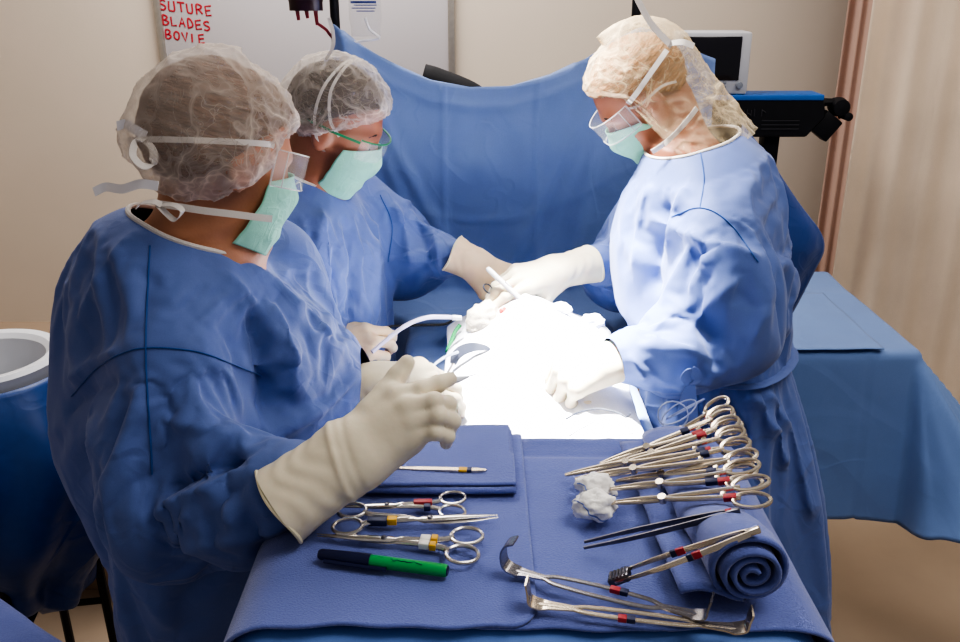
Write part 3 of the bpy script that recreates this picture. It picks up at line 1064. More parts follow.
def oval(cx, cy, z, rx, ry, rad, n=28, ang=0.0):
    pts = []
    for k in range(n):
        a = 2 * PI * k / n
        x, y = rx * math.cos(a), ry * math.sin(a)
        pts.append((cx + x * math.cos(ang) - y * math.sin(ang), cy + x * math.sin(ang) + y * math.cos(ang), z))
    return MB().tube(pts, rad, 8, closed=True, flat=(1.0, 1.0))

def scissors(label, tip, end, bands, L=0.145, curve=0.0, m=None, ring=0.0125, flip=1):
    """tip at local x=0, finger rings at x=L"""
    m = m or M['steel']
    o = empty('scissors', label, 'scissors')
    hinge = 0.42 * L
    for s in (1, -1):
        z = 0.0022 + 0.0012 * s
        pts = [(0.0, curve * 1.0, z), (0.2 * L, curve * .35 - s * 0.0012, z), (hinge, 0, z), (0.62 * L, s * 0.0028, 0.003), (0.78 * L, s * 0.006, 0.003), (L - 0.024, s * 0.0105, 0.003)]
        arm = MB().tube(catmull(pts, 6), [0.0006 + 0.0038 * min(1, i / 9) if i < 14 else 0.0030 for i in range(31)], 8,
                        flat=[(1, 0.34) if i < 15 else (1, 0.85) for i in range(31)], up=(0, 0, 1)).build('scissor_arm', m, o)
        oval(L - 0.0125, s * (ring + 0.0012), 0.003, ring * 1.12, ring, 0.0019, ang=s * 0.25).build('finger_ring', m, arm)
        for (bx0, bx1, side, mm) in bands:
            if side == s or side == 0:
                yy = np.interp((bx0 + bx1) / 2, [hinge / L, .62, .78, 1], [0, 0.0028 * s, 0.006 * s, 0.0105 * s])
                band('colour_band', bx0 * L, bx1 * L, float(yy), 0.0032, 0.0074, 0.0062, mm, arm)
    MB().lathe([(0, -0.0), (0.0028, 0), (0.0028, 0.0012), (0.0018, 0.0018), (0, 0.0018)], 14, (hinge, 0, 0.0042)).build('screw', M['steel_dark'], o)
    sc_ = (Vector(end) - Vector(tip)).length / L
    place2(o, tip, end, 0, sc_)
    return o

Zi = ZT + 0.0025
scissors('straight scissors nearest the folded towel, red band by the rings', at_z(331, 508, Zi), at_z(464, 507, Zi),
         [(0.62, 0.76, 1, M['tape_red']), (.7, .75, -1, M['tape_blue'])], ring=0.0125)
scissors('scissors pointing the opposite way, rings left and curved tips right', at_z(498, 522, Zi + .0015), at_z(336, 521, Zi + .0015),
         [(0.62, 0.68, 1, M['tape_yellow']), (.68, .8, 1, M['tape_blue'])], curve=-0.006, ring=0.0115)
scissors('long scissors with white and yellow bands beside the green marker', at_z(317, 537, Zi), at_z(479, 549, Zi),
         [(0.64, 0.7, 0, M['tape_white']), (0.705, 0.745, 0, M['tape_yellow'])], ring=0.0125)

# green marker pen with navy cap
def marker():
    a = at_z(319, 554, ZT + 0.007); b = at_z(448, 571, ZT + 0.007)
    o = empty('marker_pen', 'green marker pen with navy cap in front of the scissors', 'marker')
    L = (b - a).length
    MB().lathe([(0, 0.052), (0.0062, 0.052), (0.0066, 0.056), (0.0066, L - 0.003), (0.0060, L - .001), (0, L - .001)], 24, axis='X').build('barrel', M['marker_green'], o)
    MB().lathe([(0, L - .002), (0.0052, L - .002), (0.005, L), (0, L)], 20, axis='X').build('end_plug', M['marker_cap'], o)
    c = MB().lathe([(0, 0), (0.0045, 0.0), (0.0058, 0.003), (0.0072, 0.04), (0.0073, 0.056), (0.006, 0.056), (0, 0.056)], 24, axis='X')
    cp = c.build('cap', M['marker_cap'], o)
    MB().tube([(0.008, -0.0075, -0.002), (0.05, -0.0082, -0.002), (0.075, -0.0078, -0.002)], 0.0016, 8, flat=(1.4, .8)).build('clip', M['marker_cap'], cp)
    rng = random.Random(2)
    t = MB()
    x = 0.078
    pts = []
    while x < 0.112:
        pts.append((x, -0.0028 + rng.uniform(-.0012, .0016), 0.00645)); x += 0.0016
    t.tube(pts, 0.00035, 5)
    t.build('script_mark', M['marker_cap'], o)
    place2(o, a, b)
marker()

# scalpel handle on the folded towel
def scalpel():
    z = ZT + 0.0118
    a = at_z(392, 469, z); b = at_z(487, 471, z)
    o = empty('scalpel', 'flat scalpel handle with yellow band on the folded towel', 'scalpel')
    L = (b - a).length
    mb = MB()
    mb.plate([(0, -0.0015), (0.03, -0.003), (0.06, -0.0034), (L - 0.012, -0.0036), (L - 0.003, -0.002), (L, 0), (L - 0.003, 0.002), (L - 0.012, 0.0036), (0.06, 0.0034), (0.03, 0.003), (0, 0.0015)], 0, 0.0024, 0.0005)
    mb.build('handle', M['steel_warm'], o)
    band('colour_band', L * .70, L * .79, 0, 0.0013, 0.0078, 0.0034, M['tape_yellow'], o)
    band('colour_band', L * .79, L * .84, 0, 0.0013, 0.0078, 0.0034, M['tape_blue'], o)
    MB().plate([(-0.03, -0.001), (-0.026, 0.0028), (0.004, 0.0018), (0.004, -0.0018)], 0.0008, 0.0014).build('blade', M['steel'], o)
    place2(o, a, b)
scalpel()

# ------------------------------------------------------------------ ratchet clamps, handles over the rolled towel
def clamp(label, tip, ring_end, roll, bands, group=None, m=None, gap=0.002, name='clamp', sep=0.0115, rrx=0.0165, rry=0.0105):
    m = m or M['steel_warm']
    o = empty(name, label, 'clamp', group=group)
    tip = Vector(tip); ring_end = Vector(ring_end)
    L = (ring_end - tip).length
    for s in (1, -1):
        pts = [(0, s * 0.0009, 0), (0.1 * L, s * 0.0018, 0), (0.30 * L, s * 0.0012, 0.0008 * s), (0.42 * L, -s * 0.003, 0.0008 * s), (0.7 * L, -s * 0.0055, 0), (L - 0.03, -s * 0.008, 0)]
        P_ = catmull(pts, 5)
        a = MB().tube(P_, [0.0013 + 0.0018 * min(1, i / 8) for i in range(len(P_))], 8, flat=(1, 0.85), up=(0, 0, 1)).build('clamp_arm', m, o)
        oval(L - rrx, -s * (sep), 0, rrx, rry, 0.0024, ang=-s * 0.12).build('finger_ring', m, a)
        for (b0, b1, sd, mm) in bands:
            if sd == s:
                band('colour_band', b0 * L, b1 * L, -s * float(np.interp((b0 + b1) / 2, [.42, .7, .85], [.003, .0055, .0072])), 0, 0.0068, 0.0064, mm, a)
    MB().lathe([(0, -0.0042), (0.0046, -0.0042), (0.0046, 0.0042), (0, 0.0042)], 14, (0.34 * L, 0, 0)).build('box_joint', m, o)
    MB().box((0.72 * L, 0, 0), (0.006, 0.011, 0.0024), 0.0006).build('ratchet', m, o)
    place2(o, tip, ring_end, roll)
    return o

R_, B_ = M['tape_red'], M['tape_blue']
spec = [  # tip, far end of the rings (sketched on the table and on the roll), bands
    ((655, 443), (731, 406), [(.66, .74, 1, R_), (.60, .66, 1, B_)], 'farthest clamp of the heap, topmost rings against the gown'),
    ((600, 464), (737, 416), [(.66, .74, 1, R_), (.60, .66, -1, B_)], 'second farthest clamp of the heap with bright red band'),
    ((606, 467), (742, 427), [(.68, .75, -1, R_)], 'third clamp of the heap counted from the gown'),
    ((565, 475), (747, 438), [(.72, .77, 1, B_), (.77, .80, 1, R_)], 'longest clamp of the heap, its dark tips reaching past the gauze'),
    ((575, 479), (752, 450), [(.72, .77, -1, B_)], 'clamp of the heap directly in front of the longest one'),
    ((616, 481), (757, 462), [(.66, .73, 1, B_)], 'nearest clamp of the heap, just behind the gauze holders'),
]
for i, (tp, rp, bands, lab) in enumerate(spec):
    tz = ZT + 0.003 + 0.0012 * (i % 2) + (0.004 if i in (1, 2, 4) else 0)
    clamp(lab, at_z(*tp, tz), at_z(*rp, ZT + 0.061 + 0.001 * (i % 3)), 0.32, bands, group='heap of clamps on the rolled towel')

# two ring forceps holding white gauze
def gauze(label, px, py, sz, seed):
    p = at_z(px, py, ZT + 0.016)
    o = empty('gauze_sponge', label, 'gauze', (p.x, p.y, ZT + 0.0005))
    def fn(u, v):
        a = 2 * PI * u; b = PI * v
        d = Vector((math.cos(a) * math.sin(b), math.sin(a) * math.sin(b), -math.cos(b)))
        r = 1 + 0.28 * noise3(d, 1.6, seed) + 0.16 * noise3(d, 3.7, seed + 3) + 0.06 * abs(noise3(d, 8, seed))
        q = Vector((d.x * sz * 1.2, d.y * sz * 0.95, d.z * sz * 0.8)) * r
        return (q.x, q.y, max(0.0, q.z + sz * 0.72))
    grid_mesh('gauze_wad', 48, 34, fn, M['gauze'], o, closed_u=True)
    pts = []
    for k in range(22):
        a = 0.3 + k / 21 * 2.6
        pts.append(Vector(fn(a / 6.283 + 0.45, 0.5 + 0.18 * math.sin(a * 2))) * 1.01)
    MB().tube(pts, 0.0008, 5).build('blue_thread', M['gauze_thread'], o)
    return o
gauze('white gauze wad held by the farther of the two sponge holders', 597, 486, 0.0185, 1)
gauze('white gauze wad held by the nearer of the two sponge holders', 595, 504, 0.0195, 7)
clamp('sponge holder gripping the farther white gauze wad', at_z(610, 489, ZT + 0.02), at_z(761, 473, ZT + 0.060), 0.25,
      [(.72, .80, 1, R_), (.64, .72, 1, B_)], name='sponge_holder', sep=0.0125, rrx=0.019, rry=0.0105)
clamp('sponge holder gripping the nearer white gauze wad', at_z(610, 503, ZT + 0.02), at_z(770, 490, ZT + 0.064), 0.25,
      [(.72, .80, 1, R_)], name='sponge_holder', sep=0.0125, rrx=0.019, rry=0.0105)

# dressing forceps (tweezers)
def tweezers(name, label, tips, end, zt, ze, spread, wid, bands, m, jaw=False):
    o = empty(name, label, 'forceps')
    a = at_z(*tips, zt); b = at_z(*end, ze)
    L = (b - a).length
    for s in (1, -1):
        P_ = catmull([(0, s * spread, 0), (0.35 * L, s * spread * 1.25, 0), (0.75 * L, s * spread * .75, 0), (L, s * 0.0012, 0)], 8)
        W = [wid * float(np.interp(i / 24, [0, .3, .75, 1], [.5, .9, 1.25, 1.0])) for i in range(25)]
        arm = MB().ribbon(P_, W, 0.0016, (0, 0, 1)).build('tine', m, o)
        for b0, b1, sd, mm in bands:
            if sd == s:
                xx = (b0 + b1) / 2
                yy = s * spread * float(np.interp(xx, [0, .35, .75, 1], [1, 1.25, .75, .1]))
                band('colour_band', b0 * L, b1 * L, yy, 0, 0.0036, wid * 1.35, mm, arm, rot=-s * 0.02)
        if jaw:
            j = MB().box((0.004, s * spread * .5, 0), (0.022, spread * 1.0, wid * 1.5), 0.0008)
            for k in range(5): j.box((-0.004 + k * 0.004, s * spread * .45, wid * .8), (0.0022, spread * .9, 0.0015))
            j.build('toothed_jaw', M['steel_dark'], arm)
    MB().box((L - 0.004, 0, 0), (0.014, 0.006, wid * 1.15), 0.001).build('end_joint', m, o)
    place2(o, a, b)
    return o
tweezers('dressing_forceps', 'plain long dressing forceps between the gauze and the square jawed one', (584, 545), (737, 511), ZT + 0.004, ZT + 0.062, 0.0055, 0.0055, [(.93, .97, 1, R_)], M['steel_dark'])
tj = tweezers('tissue_forceps', 'wide jawed tissue forceps with red bands leaning on the rolled towel', (616, 578), (757, 530), ZT + 0.006, ZT + 0.082, 0.0075, 0.0055,
         [(.44, .5, 1, R_), (.40, .44, 1, B_), (.56, .62, -1, R_), (.52, .56, -1, B_)], M['steel_warm'], jaw=True)

# army-navy style retractors with slotted middle
def retractor(label, a, b, hl, hr, bands, m, width=0.0165, dirl=1, dirr=1):
    o = empty('retractor', label, 'retractor')
    L = (Vector(b) - Vector(a)).length
    w = width / 2
    slot = MB()
    for s in (1, -1):
        P_ = catmull([(0.04 * L, 0, 0), (0.2 * L, s * 0.001, 0), (0.28 * L, s * w * .75, 0), (0.5 * L, s * w, 0), (0.72 * L, s * w * .75, 0), (0.80 * L, s * 0.001, 0), (0.96 * L, 0, 0)], 6)
        a_ = MB().tube(P_, 0.0027, 8, flat=(1.1, 0.55), up=(0, 0, 1)).build('side_rail', m, o)
        for b0, b1, sd, mm in bands:
            if sd == s: band('colour_band', b0 * L, b1 * L, s * w * 0.97, 0, 0.0068, 0.0052, mm, a_)
    for (x0, sg, hh, dd, nm) in ((0.0, -1, hl, dirl, 'curved_blade'), (L, 1, hr, dirr, 'curved_blade')):
        q = [(x0 - sg * 0.22 * L, 0, 0), (x0 - sg * 0.1 * L, 0, 0), (x0 - sg * 0.015, 0, 0), (x0 - sg * 0.002, 0, 0.005), (x0 + sg * 0.001, 0, hh * .55), (x0 - sg * 0.003, 0, hh * .85), (x0 - sg * 0.012, 0, hh)] if dd > 0 else \
            [(x0 - sg * 0.22 * L, 0, 0), (x0 - sg * 0.1 * L, 0, 0), (x0 - sg * 0.012, 0, 0), (x0 - sg * 0.002, 0, 0.004), (x0, 0, hh * .6), (x0 + sg * 0.002, 0, hh)]
        P_ = catmull(q, 5)
        n = len(P_)
        MB().ribbon(P_, [0.007 + 0.010 * min(1, i / 10) for i in range(n)], 0.0018, (0, 1, 0)).build(nm, m, o)
    place2(o, a, b)
    return o
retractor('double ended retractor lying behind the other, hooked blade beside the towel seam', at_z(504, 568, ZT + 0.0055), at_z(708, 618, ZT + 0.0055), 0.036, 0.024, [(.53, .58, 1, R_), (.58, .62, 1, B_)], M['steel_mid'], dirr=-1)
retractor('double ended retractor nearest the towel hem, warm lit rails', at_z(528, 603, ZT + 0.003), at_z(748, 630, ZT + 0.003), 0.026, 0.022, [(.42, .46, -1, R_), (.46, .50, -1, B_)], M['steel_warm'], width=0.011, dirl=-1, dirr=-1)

# clear cord bundle behind the clamps
sp = at_z(675, 424, ZT + 0.02)
mb = MB()
rng = random.Random(5)
for k in range(3):
    c = at_z(672 + 6 * k, 426 - 3 * k, ZT + 0.012)
    pts = [c + Vector((0.020 * math.cos(a) * (1 + .1 * k), 0.008 * math.sin(a), 0.0 + 0.016 * (1 + math.sin(a * 1 + k)))) for a in np.linspace(0, 2 * PI, 16, endpoint=False)]
    mb.tube(pts, 0.0011, 6, closed=True)
su = mb.build('suture_loop', mat('clear_suture', '#a9b4d6', 0.25, noise=0.05, alpha=0.8))
setprops(su, 'clear looped suture strand behind the far end of the clamp heap', 'suture')

def drape_sim(o, collider, pin, frames=24, shrink=-0.08, bend=0.02, quality=6, tension=12.0, mass=0.12, damp=2.0, gravity=1.0, comp=12.0, dist=0.004, pressure=0.0):
    """lets the cut-and-sewn garment settle over the body; the settled shape becomes the mesh"""
    world = o.matrix_world.copy()
    vg = o.vertex_groups.new(name='pin')
    for w in np.unique(pin):
        if w > 0: vg.add([int(i) for i in np.nonzero(pin == w)[0]], float(w), 'REPLACE')
    col = collider.modifiers.new('col', 'COLLISION')
    collider.collision.thickness_outer = 0.003
    collider.collision.cloth_friction = 12.0
    m = o.modifiers.new('cloth', 'CLOTH')
    s = m.settings
    s.quality = quality
    s.mass = mass
    s.tension_stiffness = tension; s.compression_stiffness = comp; s.shear_stiffness = tension * .4
    s.bending_stiffness = bend
    s.tension_damping = damp; s.compression_damping = damp; s.shear_damping = damp; s.bending_damping = 0.5
    s.air_damping = 2.0
    s.vertex_group_mass = 'pin'
    s.pin_stiffness = 1.0
    s.shrink_min = shrink; s.shrink_max = shrink
    s.effector_weights.gravity = gravity
    if pressure:
        s.use_pressure = True; s.uniform_pressure_force = pressure
    m.collision_settings.use_collision = True
    m.collision_settings.distance_min = dist
    m.collision_settings.use_self_collision = False
    m.point_cache.frame_start = 1; m.point_cache.frame_end = frames + 1
    SC.frame_start = 1; SC.frame_end = frames + 1
    for fr in range(1, frames + 2):
        SC.frame_set(fr)
    dg = bpy.context.evaluated_depsgraph_get()
    ev = o.evaluated_get(dg)
    me = ev.to_mesh()
    co = np.empty(len(me.vertices) * 3, np.float32)
    me.vertices.foreach_get('co', co)
    ev.to_mesh_clear()
    o.modifiers.remove(m)
    o.data.vertices.foreach_set('co', co)
    o.data.update()
    o.vertex_groups.clear()
    SC.frame_set(1)
    bpy.data.objects.remove(collider)

from mathutils.bvhtree import BVHTree
def bvh_np(v, f):
    return BVHTree.FromPolygons([tuple(map(float, p)) for p in v], [tuple(map(int, q)) for q in f])

def quads_of(o):
    f = np.empty(len(o.data.polygons) * 4, np.int32)
    o.data.polygons.foreach_get('vertices', f)
    return f.reshape(-1, 4)

def subdivide_np(v, f):
    """one Catmull-Clark step through the modifier, evaluated once"""
    o = np_mesh('tmp', v, f)
    m = o.modifiers.new('s', 'SUBSURF'); m.levels = 1; m.render_levels = 1
    bpy.context.view_layer.update()
    ev = o.evaluated_get(bpy.context.evaluated_depsgraph_get())
    me = ev.to_mesh()
    co = np.empty(len(me.vertices) * 3, np.float32); me.vertices.foreach_get('co', co)
    q = np.empty(len(me.polygons) * 4, np.int32); me.polygons.foreach_get('vertices', q)
    ev.to_mesh_clear()
    d = o.data
    bpy.data.objects.remove(o); bpy.data.meshes.remove(d)
    return co.reshape(-1, 3), q.reshape(-1, 4)

def vnormals(v, f):
    n = np.cross(v[f[:, 2]] - v[f[:, 0]], v[f[:, 3]] - v[f[:, 1]])
    out = np.zeros_like(v)
    for k in range(4):
        for c in range(3):
            out[:, c] += np.bincount(f[:, k], n[:, c], len(v))
    return out / np.maximum(np.linalg.norm(out, axis=1), 1e-9)[:, None]

def trace(tree, poly, sub=7):
    """a sketched line laid onto the garment surface (sketched as seen from the photographer's place)"""
    P = catmull([Vector((a, b, 0)) for a, b in poly], sub)
    out = []
    o = Vector((0, 0, CAMZ))
    for p in P:
        r = tree.ray_cast(o, ray(p.x, p.y).normalized())
        if r[0] is not None: out.append((r[0], r[1]))
    return out

def longest_run(pts, gap):
    runs = [[pts[0]]]
    for p in pts[1:]:
        if (p - runs[-1][-1]).length < gap: runs[-1].append(p)
        else: runs.append([p])
    return max(runs, key=len)

def polydist(v, pts):
    best = np.full(len(v), 9.0, np.float32)
    for a, b in zip(pts[:-1], pts[1:]):
        a = np.array(a, np.float32); b = np.array(b, np.float32)
        ab = b - a; L = float(ab @ ab)
        if L < 1e-10: continue
        t = np.clip(((v - a) @ ab) / L, 0, 1)
        best = np.minimum(best, np.linalg.norm(v - a - t[:, None] * ab, axis=1))
    return best

def add_folds(v, f, folds):
    """folds: (polyline, height, width, sharp) - soft tubes of cloth raised or sunk along a line"""
    tree = bvh_np(v, f)
    n = vnormals(v, f)
    disp = np.zeros(len(v), np.float32)
    for fo in folds:
        poly, h, w = fo[:3]
        pw = fo[3] if len(fo) > 3 else 1.15
        h *= 1.35
        pts = [p for p, _ in trace(tree, poly)]
        if len(pts) < 2: continue
        seg = longest_run(pts, .06)
        if len(seg) < 2: continue
        d = polydist(v, seg)
        # taper at the ends
        e = np.minimum(np.linalg.norm(v - np.array(seg[0]), axis=1), np.linalg.norm(v - np.array(seg[-1]), axis=1))
        tp = np.clip(e / (w * 2.2), .25, 1)
        disp += h * np.exp(-(d / w) ** pw) * tp
    return v + n * disp[:, None]

def seam_on(tree, poly, parent, m, r=.0011, name='seam', lift=.0008):
    tr = trace(tree, poly, 10)
    pts = []
    for p, n in tr:
        q = p + n * lift if n.dot(Vector((0, 0, CAMZ)) - p) > 0 else p - n * lift
        pts.append(q)
    if len(pts) < 3: return None
    pts = longest_run(pts, .04)
    if len(pts) < 3: return None
    o = MB().tube(pts, r, 6).build(name, m)
    return attach(o, parent)

def ring_cut(name, v, f, o_parent, m, sel, r=.003):
    """binding along an open edge: the boundary loop vertices chosen by sel, ordered"""
    from collections import defaultdict
    cnt = defaultdict(int)
    for q in f:
        for a, b in ((q[0], q[1]), (q[1], q[2]), (q[2], q[3]), (q[3], q[0])):
            cnt[(min(a, b), max(a, b))] += 1
    nb = defaultdict(list)
    for (a, b), c in cnt.items():
        if c == 1 and sel(v[a]) and sel(v[b]):
            nb[a].append(b); nb[b].append(a)
    if not nb: return None
    best = []
    seen = set()
    for s0 in list(nb):
        if s0 in seen: continue
        loop = [s0]; seen.add(s0); cur = s0
        while True:
            nx = [x for x in nb[cur] if x not in seen]
            if not nx: break
            cur = nx[0]; seen.add(cur); loop.append(cur)
        if len(loop) > len(best): best = loop
    P = v[best].astype(np.float64)
    for _ in range(8):
        P = .5 * P + .25 * (np.roll(P, 1, 0) + np.roll(P, -1, 0))
    P = P[::2]
    o = MB().tube([tuple(p) for p in P], r, 8, closed=True, flat=(1, 1)).build(name, m)
    return attach(o, o_parent)

def past_cuff(c, w, a, off, rad=.066):
    d = c - np.array(w)
    t = d @ np.array(a)
    r = np.linalg.norm(d - t[:, None] * np.array(a), axis=1)
    return (t > off) & (t < .14) & (r < rad)

def make_gown(person, fn, lo, hi, keep, pin, coll, folds, seams, m, h=.0095, sim=True, name='gown', simkw={}):
    v, f = surface_net(fn, lo, hi, h)
    v = relax(v, f, 2, .5)
    v, f = compact(v, f[keep(v[f].mean(1))])
    # even out the cut edges
    e = np.concatenate([f[:, [0, 1]], f[:, [1, 2]], f[:, [2, 3]], f[:, [3, 0]]]); e.sort(axis=1)
    key = e[:, 0].astype(np.int64) * (len(v) + 1) + e[:, 1]
    u, c = np.unique(key, return_counts=True)
    b = u[c == 1]; ea = (b // (len(v) + 1)).astype(int); eb = (b % (len(v) + 1)).astype(int)
    for _ in range(12):
        s = np.zeros_like(v); dg = np.zeros(len(v))
        for k in range(3):
            s[:, k] = np.bincount(ea, v[eb, k], len(v)) + np.bincount(eb, v[ea, k], len(v))
        dg = np.bincount(ea, minlength=len(v)) + np.bincount(eb, minlength=len(v))
        mk = dg > 0
        v[mk] = .5 * v[mk] + .5 * s[mk] / dg[mk][:, None]
    if sim:
        o = np_mesh(name, v, f, m)
        cv, cf = surface_net(coll, lo, hi, .02)
        col = np_mesh('col', cv, cf)
        kw = dict(frames=20, shrink=-0.075, tension=80, comp=80, bend=1.2, gravity=0.6, quality=8, mass=0.1, damp=3)
        kw.update(simkw)
        drape_sim(o, col, pin(v), **kw)
        v = mesh_np(o)
        bpy.data.objects.remove(o)
    v, f = subdivide_np(v, f)
    v = add_folds(v, f, folds)
    o = np_mesh(name, v, f, m)
    attach(o, person)
    tree = bvh_np(v, f)
    for sm in seams: seam_on(tree, sm, o, M['seam'])
    return o, v, f, tree

# ================================================================== people
def skin_mat(name, color):
    return mat(name, color, 0.5, noise=0.08, nscale=18, bump=0.05, bscale=260, sss=0.15, spec=0.4)
M['skin_tan'] = skin_mat('skin_tan', '#a8765a')
M['skin_brown'] = skin_mat('skin_brown', '#94614a')
M['glove'] = mat('cream_latex_glove', '#d9ceb6', 0.5, noise=0.06, nscale=30, bump=0.25, bscale=35, spec=0.35, sss=0.1, bdist=0.004)
M['glove_tan'] = mat('tan_latex_glove', '#dcc3a4', 0.5, noise=0.06, nscale=30, bump=0.25, bscale=35, spec=0.35, sss=0.1, bdist=0.004)
M['mask'] = fabric('mint_green_mask', '#a3dcc6', 0.8, crease=0.25, cscale=22, translucent=0.2)
M['strap'] = fabric('white_strap', '#dcd6d0', 0.8, translucent=0.2)
M['hair'] = mat('dark_brown_hair', '#3a2a22', 0.7, noise=0.35, nscale=40, bump=0.8, bscale=30, stretch=(1, 1, 5))
M['hair_light'] = mat('golden_brown_hair', '#6b4c38', 0.7, noise=0.35, nscale=40, bump=0.8, bscale=30, stretch=(1, 1, 5))
M['hair_gold'] = mat('golden_hair', '#8a6038', 0.7, noise=0.35, nscale=40, bump=0.8, bscale=30, stretch=(1, 1, 5))
M['brow'] = mat('dark_eyebrow_hair', '#20150f', 0.8, noise=0.2)
M['eye_white'] = mat('eye_white', '#d8d0c8', 0.3, noise=0.03)
M['iris'] = mat('dark_iris', '#241a14', 0.2, noise=0.2)
M['lens'] = mat('clear_lens', '#e6e4e2', 0.06, noise=0.02, alpha=0.22, spec=1.0)
M['green_frame'] = mat('green_glasses_frame', '#17794c', 0.35, noise=0.05)
M['clear_frame'] = mat('clear_goggle_frame', '#e9e6e2', 0.12, noise=0.03, alpha=0.42, spec=1.0)
M['shoe'] = mat('dark_clog', '#22242c', 0.5, noise=0.1)
M['cuff_edge'] = mat('cream_glove_rim', '#e0d6b4', 0.5, noise=0.05)

def cap_material(name, tint, base, ridge):
    """crinkled see-through non-woven: opaque along crumple lines and at grazing angles"""
    k = NT(name)
    tc = k.n('ShaderNodeTexCoord')
    dn = k.n('ShaderNodeTexNoise', Scale=9.0, Detail=3.0)
    k.l(tc.outputs['Object'], dn.inputs['Vector'])
    ad = k.n('ShaderNodeMix', data_type='RGBA', blend_type='LINEAR_LIGHT')
    ad.inputs['Factor'].default_value = 0.10
    k.l(tc.outputs['Object'], ad.inputs['A']); k.l(dn.outputs['Color'], ad.inputs['B'])
    outs = []
    for sc_, wd_ in ((9.0, 0.045), (19.0, 0.05), (38.0, 0.06)):
        vo = k.n('ShaderNodeTexVoronoi', Scale=sc_, feature='DISTANCE_TO_EDGE', Randomness=1.0)
        k.l(ad.outputs['Result'], vo.inputs['Vector'])
        outs.append(k.ramp(vo.outputs['Distance'], [(0.0, (1, 1, 1)), (wd_ * .45, (.35, .35, .35)), (wd_ * 2.4, (0.0, 0.0, 0.0))]))
    nz = k.n('ShaderNodeTexNoise', Scale=6.0, Detail=2.0)
    k.l(tc.outputs['Object'], nz.inputs['Vector'])
    msk = k.ramp(nz.outputs['Fac'], [(0.38, (0.15, 0.15, 0.15)), (0.62, (1, 1, 1))])
    a1 = k.n('ShaderNodeMix', data_type='RGBA', blend_type='ADD'); a1.inputs['Factor'].default_value = 0.5
    k.l(outs[0], a1.inputs['A']); k.l(outs[1], a1.inputs['B'])
    a3 = k.n('ShaderNodeMix', data_type='RGBA', blend_type='ADD'); a3.inputs['Factor'].default_value = 0.35
    k.l(a1.outputs['Result'], a3.inputs['A']); k.l(outs[2], a3.inputs['B'])
    a1 = a3
    a2 = k.n('ShaderNodeMix', data_type='RGBA', blend_type='MULTIPLY'); a2.inputs['Factor'].default_value = 1.0
    k.l(a1.outputs['Result'], a2.inputs['A']); k.l(msk, a2.inputs['B'])
    lw = k.n('ShaderNodeLayerWeight', Blend=0.35)
    f1 = k.n('ShaderNodeMath', operation='MULTIPLY_ADD')
    k.l(a2.outputs['Result'], f1.inputs[0]); f1.inputs[1].default_value = ridge; f1.inputs[2].default_value = base
    f2 = k.n('ShaderNodeMath', operation='MULTIPLY_ADD', use_clamp=True)
    k.l(lw.outputs['Facing'], f2.inputs[0]); f2.inputs[1].default_value = 0.40
    k.l(f1.outputs['Value'], f2.inputs[2])
    df = k.n('ShaderNodeBsdfDiffuse'); df.inputs['Color'].default_value = hexc(tint)
    tr = k.n('ShaderNodeBsdfTranslucent'); tr.inputs['Color'].default_value = hexc(tint)
    m1 = k.n('ShaderNodeMixShader'); m1.inputs['Fac'].default_value = 0.35
    k.l(df.outputs['BSDF'], m1.inputs[1]); k.l(tr.outputs['BSDF'], m1.inputs[2])
    tp = k.n('ShaderNodeBsdfTransparent')
    m2 = k.n('ShaderNodeMixShader')
    k.l(f2.outputs['Value'], m2.inputs['Fac'])
    k.l(tp.outputs['BSDF'], m2.inputs[1]); k.l(m1.outputs['Shader'], m2.inputs[2])
    k.l(m2.outputs['Shader'], k.out.inputs['Surface'])
    return k.m
M['cap'] = cap_material('sheer_bouffant_cap', '#e6dcd2', 0.22, 0.50)
M['cap_dense'] = cap_material('dense_bouffant_cap', '#ead9b8', 0.17, 0.55)

def basis(yaw, pitch, roll=0.0):
    """head axes: x forward, y left, z up (yaw about z, pitch>0 looks down, roll tilts)"""
    return (Matrix.Rotation(math.radians(yaw), 3, 'Z') @ Matrix.Rotation(math.radians(pitch), 3, 'Y') @ Matrix.Rotation(math.radians(roll), 3, 'X'))

HS = 0.87      # head size
def f_head(q):
    """q: head-local points"""
    d = f_ell(q, (-.012, 0, .032), (.098, .077, .086))
    d = smin(d, f_ell(q, (.028, 0, -.03), (.062, .06, .082)), .03)
    d = smin(d, f_cone(q, (.0, 0, -.075), (.066, 0, -.098), .046, .026), .03)
    for s in (1, -1):
        d = smin(d, f_ell(q, (.055, s * .034, -.035), (.028, .026, .026)), .02)
    d = smin(d, f_ell(q, (.074, 0, .02), (.018, .048, .012)), .016)
    for s in (1, -1):
        d = smax(d, -f_ell(q, (.100, s * .032, -.004), (.019, .018, .013)), .012)
        d = smin(d, f_ell(q, (.0735, s * .031, -.005), (.0135, .0145, .0125)), .003)
    d = smin(d, f_cone(q, (.086, 0, .002), (.104, 0, -.036), .0075, .0125), .012)
    for s in (1, -1):
        d = smin(d, f_ell(q, (.093, s * .0135, -.041), (.011, .0085, .008)), .006)
    d = smin(d, f_ell(q, (.084, 0, -.066), (.012, .023, .0065)), .006)
    d = smin(d, f_ell(q, (.082, 0, -.077), (.012, .020, .007)), .006)
    d = smin(d, f_ell(q, (.077, 0, -.105), (.016, .02, .014)), .012)
    for s in (1, -1):
        e = f_ell(q, (-.004, s * .079, -.012), (.021, .010, .032), np.array(Matrix.Rotation(-s * .35, 3, 'Z') @ Matrix.Rotation(-.2, 3, 'Y'), np.float32))
        e = smax(e, -f_ell(q, (.0, s * .090, -.008), (.012, .008, .019)), .005)
        d = smin(d, e, .008)
    return d

